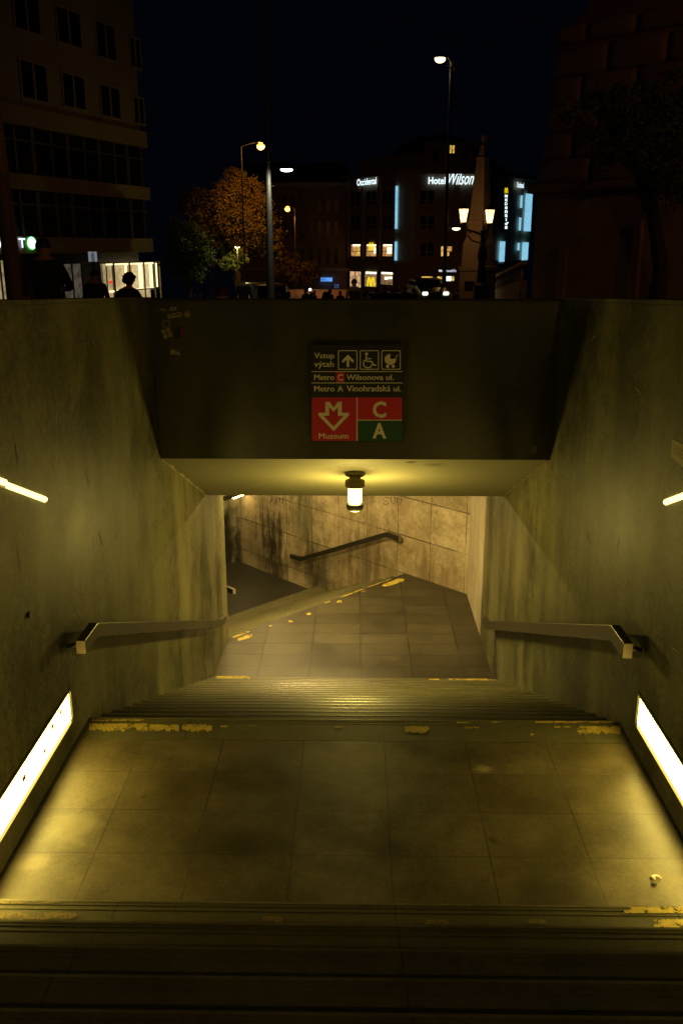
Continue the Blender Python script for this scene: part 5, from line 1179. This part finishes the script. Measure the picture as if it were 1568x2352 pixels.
def scooter(lab, loc, face):
    t_ = thing('motor_scooter', lab, 'scooter', loc, 'motor scooters parked in front of the hoarding'); t_.rotation_euler = (0, 0, face)
    MB().prism([(-0.16, -0.7, 0.5), (-0.16, -0.75, 0.78), (-0.16, -0.1, 0.82), (-0.16, 0.05, 0.42), (-0.16, 0.35, 0.35), (-0.16, 0.52, 0.95), (-0.16, 0.6, 0.9), (-0.16, 0.5, 0.25), (-0.16, -0.4, 0.28)], (0.32, 0, 0)).build('body', plain('scooter_paint', (0.02, 0.02, 0.022), 0.4), t_, local=True, bevel=0.03)
    MB().rbox((-0.14, -0.75, 0.79), (0.14, -0.05, 0.88), 0.04).build('seat', 'rubber', t_, local=True)
    for y in (-0.55, 0.62): MB().lathe([(0.12, -0.05), (0.22, -0.05), (0.22, 0.05), (0.12, 0.05)], (0, y, 0.23), 14, lambda v: Vector((v.z, v.x, v.y))).build('wheel', 'rubber', t_, local=True)
    MB().tube([(-0.34, 0.40, 1.05), (-0.12, 0.50, 1.02), (0.12, 0.50, 1.02), (0.34, 0.40, 1.05)], 0.02, 6).build('handlebar', 'steel', t_, local=True)
    MB().prism([(-0.2, 0.56, 0.98), (0.2, 0.56, 0.98), (0.16, 0.46, 1.32), (-0.16, 0.46, 1.32)], (0, 0.012, 0.0)).build('windshield', 'glass', t_, local=True)
for px, fc, lab in ((690, 1.2, 'dark scooter nearest the triangular sign'), (745, 1.9, 'dark scooter in the middle of the hoarding'), (772, 0.9, 'dark scooter nearest the tan shirted person')):
    q_ = atY(px, 671, 33); scooter(lab+', left of him' if False else lab, (q_.x, 33, q_.z-1.32), fc)
HB = Facade((atY(663, 670, 72).x, 72, 0), (1, 0, 0)); a0, a1, z0, z1 = HB.rect(663, 667, 806, 690)
hd = thing('hoarding', 'long pale pink lit hoarding low behind the scooters', 'fence', tuple(HB.pt(a0, gz(72), 0)))
m_ = MB(); HB.slab(m_, a0, a1, gz(72), z1, 0, -0.1); m_.build('panel', plain('pink_board', (0.55, 0.36, 0.26), 0.7), hd)
m_ = MB(); HB.slab(m_, a0, a1, z1, z1+0.08, 0.02, -0.12); m_.build('top_rail', 'winframe', hd)
lq = HB.pt(a0+2.2, z1+0.5, 2.4); hl = thing('street_lamp', 'tiny white lamp above the middle of the pink hoarding', 'street lamp', (lq.x, lq.y, gz(70)), None)
lq = atY(712, 665, 69.5); MB().tube([(lq.x, 69.5, gz(69.5)), (lq.x, 69.5, lq.z+0.1)], 0.03, 6).build('pole', 'mast', hl); MB().ball(lq, 0.10).build('bulb', glow('small_white', (0.9, 1, 0.95), 4), hl)
hl.location = hl.location; lamp('lamp_light', lq+Vector((0, 0.4, 0)), 12, (1.0, 0.72, 0.45), 0.1, hl)
def road_sign(lab, px, py, Y, shape, r, col, extra=None):
    c_ = atY(px, py, Y); t_ = thing('road_sign', lab, 'road sign', (c_.x, Y, gz(Y)), 'road signs on the square')
    MB().tube([(c_.x, Y+0.04, gz(Y)), (c_.x, Y+0.04, c_.z+r*0.9)], 0.03, 8).build('post', 'mast', t_)
    pl = [(c_.x+r*math.cos(R(a)), Y, c_.z+r*math.sin(R(a))) for a in shape]
    MB().prism(pl, (0, -0.012, 0)).build('plate', plain('sign_face', col, 0.5), t_)
    return t_, c_
rs, c_ = road_sign('round grey back of a road sign below a tall plate', 216, 613.5, 42, range(0, 360, 15), 0.235, (0.40, 0.40, 0.38))
b0 = atY(204.5, 601, 42); b1 = atY(222.5, 578, 42)
MB().prism([(b0.x, 42, b0.z), (b1.x, 42, b0.z), (b1.x, 42, b1.z), (b0.x, 42, b1.z)], (0, -0.012, 0)).build('plate', glow('lit_plate', (0.55, 0.62, 0.7), 0.28), rs)
for d in (-0.05, 0.05): MB().tube([(c_.x+d, 41.97, c_.z-0.24), (c_.x+d, 41.97, b1.z-0.08)], 0.018, 6).build('post', 'frame', rs)
MB().tube([(c_.x, 42, c_.z), (c_.x, 42, b1.z)], 0.02, 6).build('bracket', 'mast', rs)
lamp('lamp_light', (c_.x+0.3, 40.6, c_.z+0.6), 4, (1, 0.95, 0.85), 0.05, rs) if False else None
rs, c_ = road_sign('upright white plate on a thin pole left of the glowing bush', 490, 607, 44, (45, 135, 225, 315), 0.17, (0.62, 0.58, 0.48))
MB().tube([(c_.x-0.12, 44.1, gz(44)), (c_.x-0.12, 44.1, atY(484, 535, 44).z)], 0.025, 8).build('pole', 'mast', rs)
road_sign('white triangular road sign at the left end of the pink hoarding', 661, 677, 55, (90, 210, 330), 0.27, (0.65, 0.58, 0.5))
road_sign('diamond shaped road sign in front of the hotel steps', 963, 666, 58, (0, 90, 180, 270), 0.19, (0.55, 0.45, 0.3))
# overhead wires
wq = MB().tube([atY(626, 427, 24.2), atY(680, 428, 40), atY(800, 432, 90)], 0.012, 5).build('overhead_wire', 'mast'); tag(wq, 'thin overhead wire running off to the right from the grey mast', 'wire')
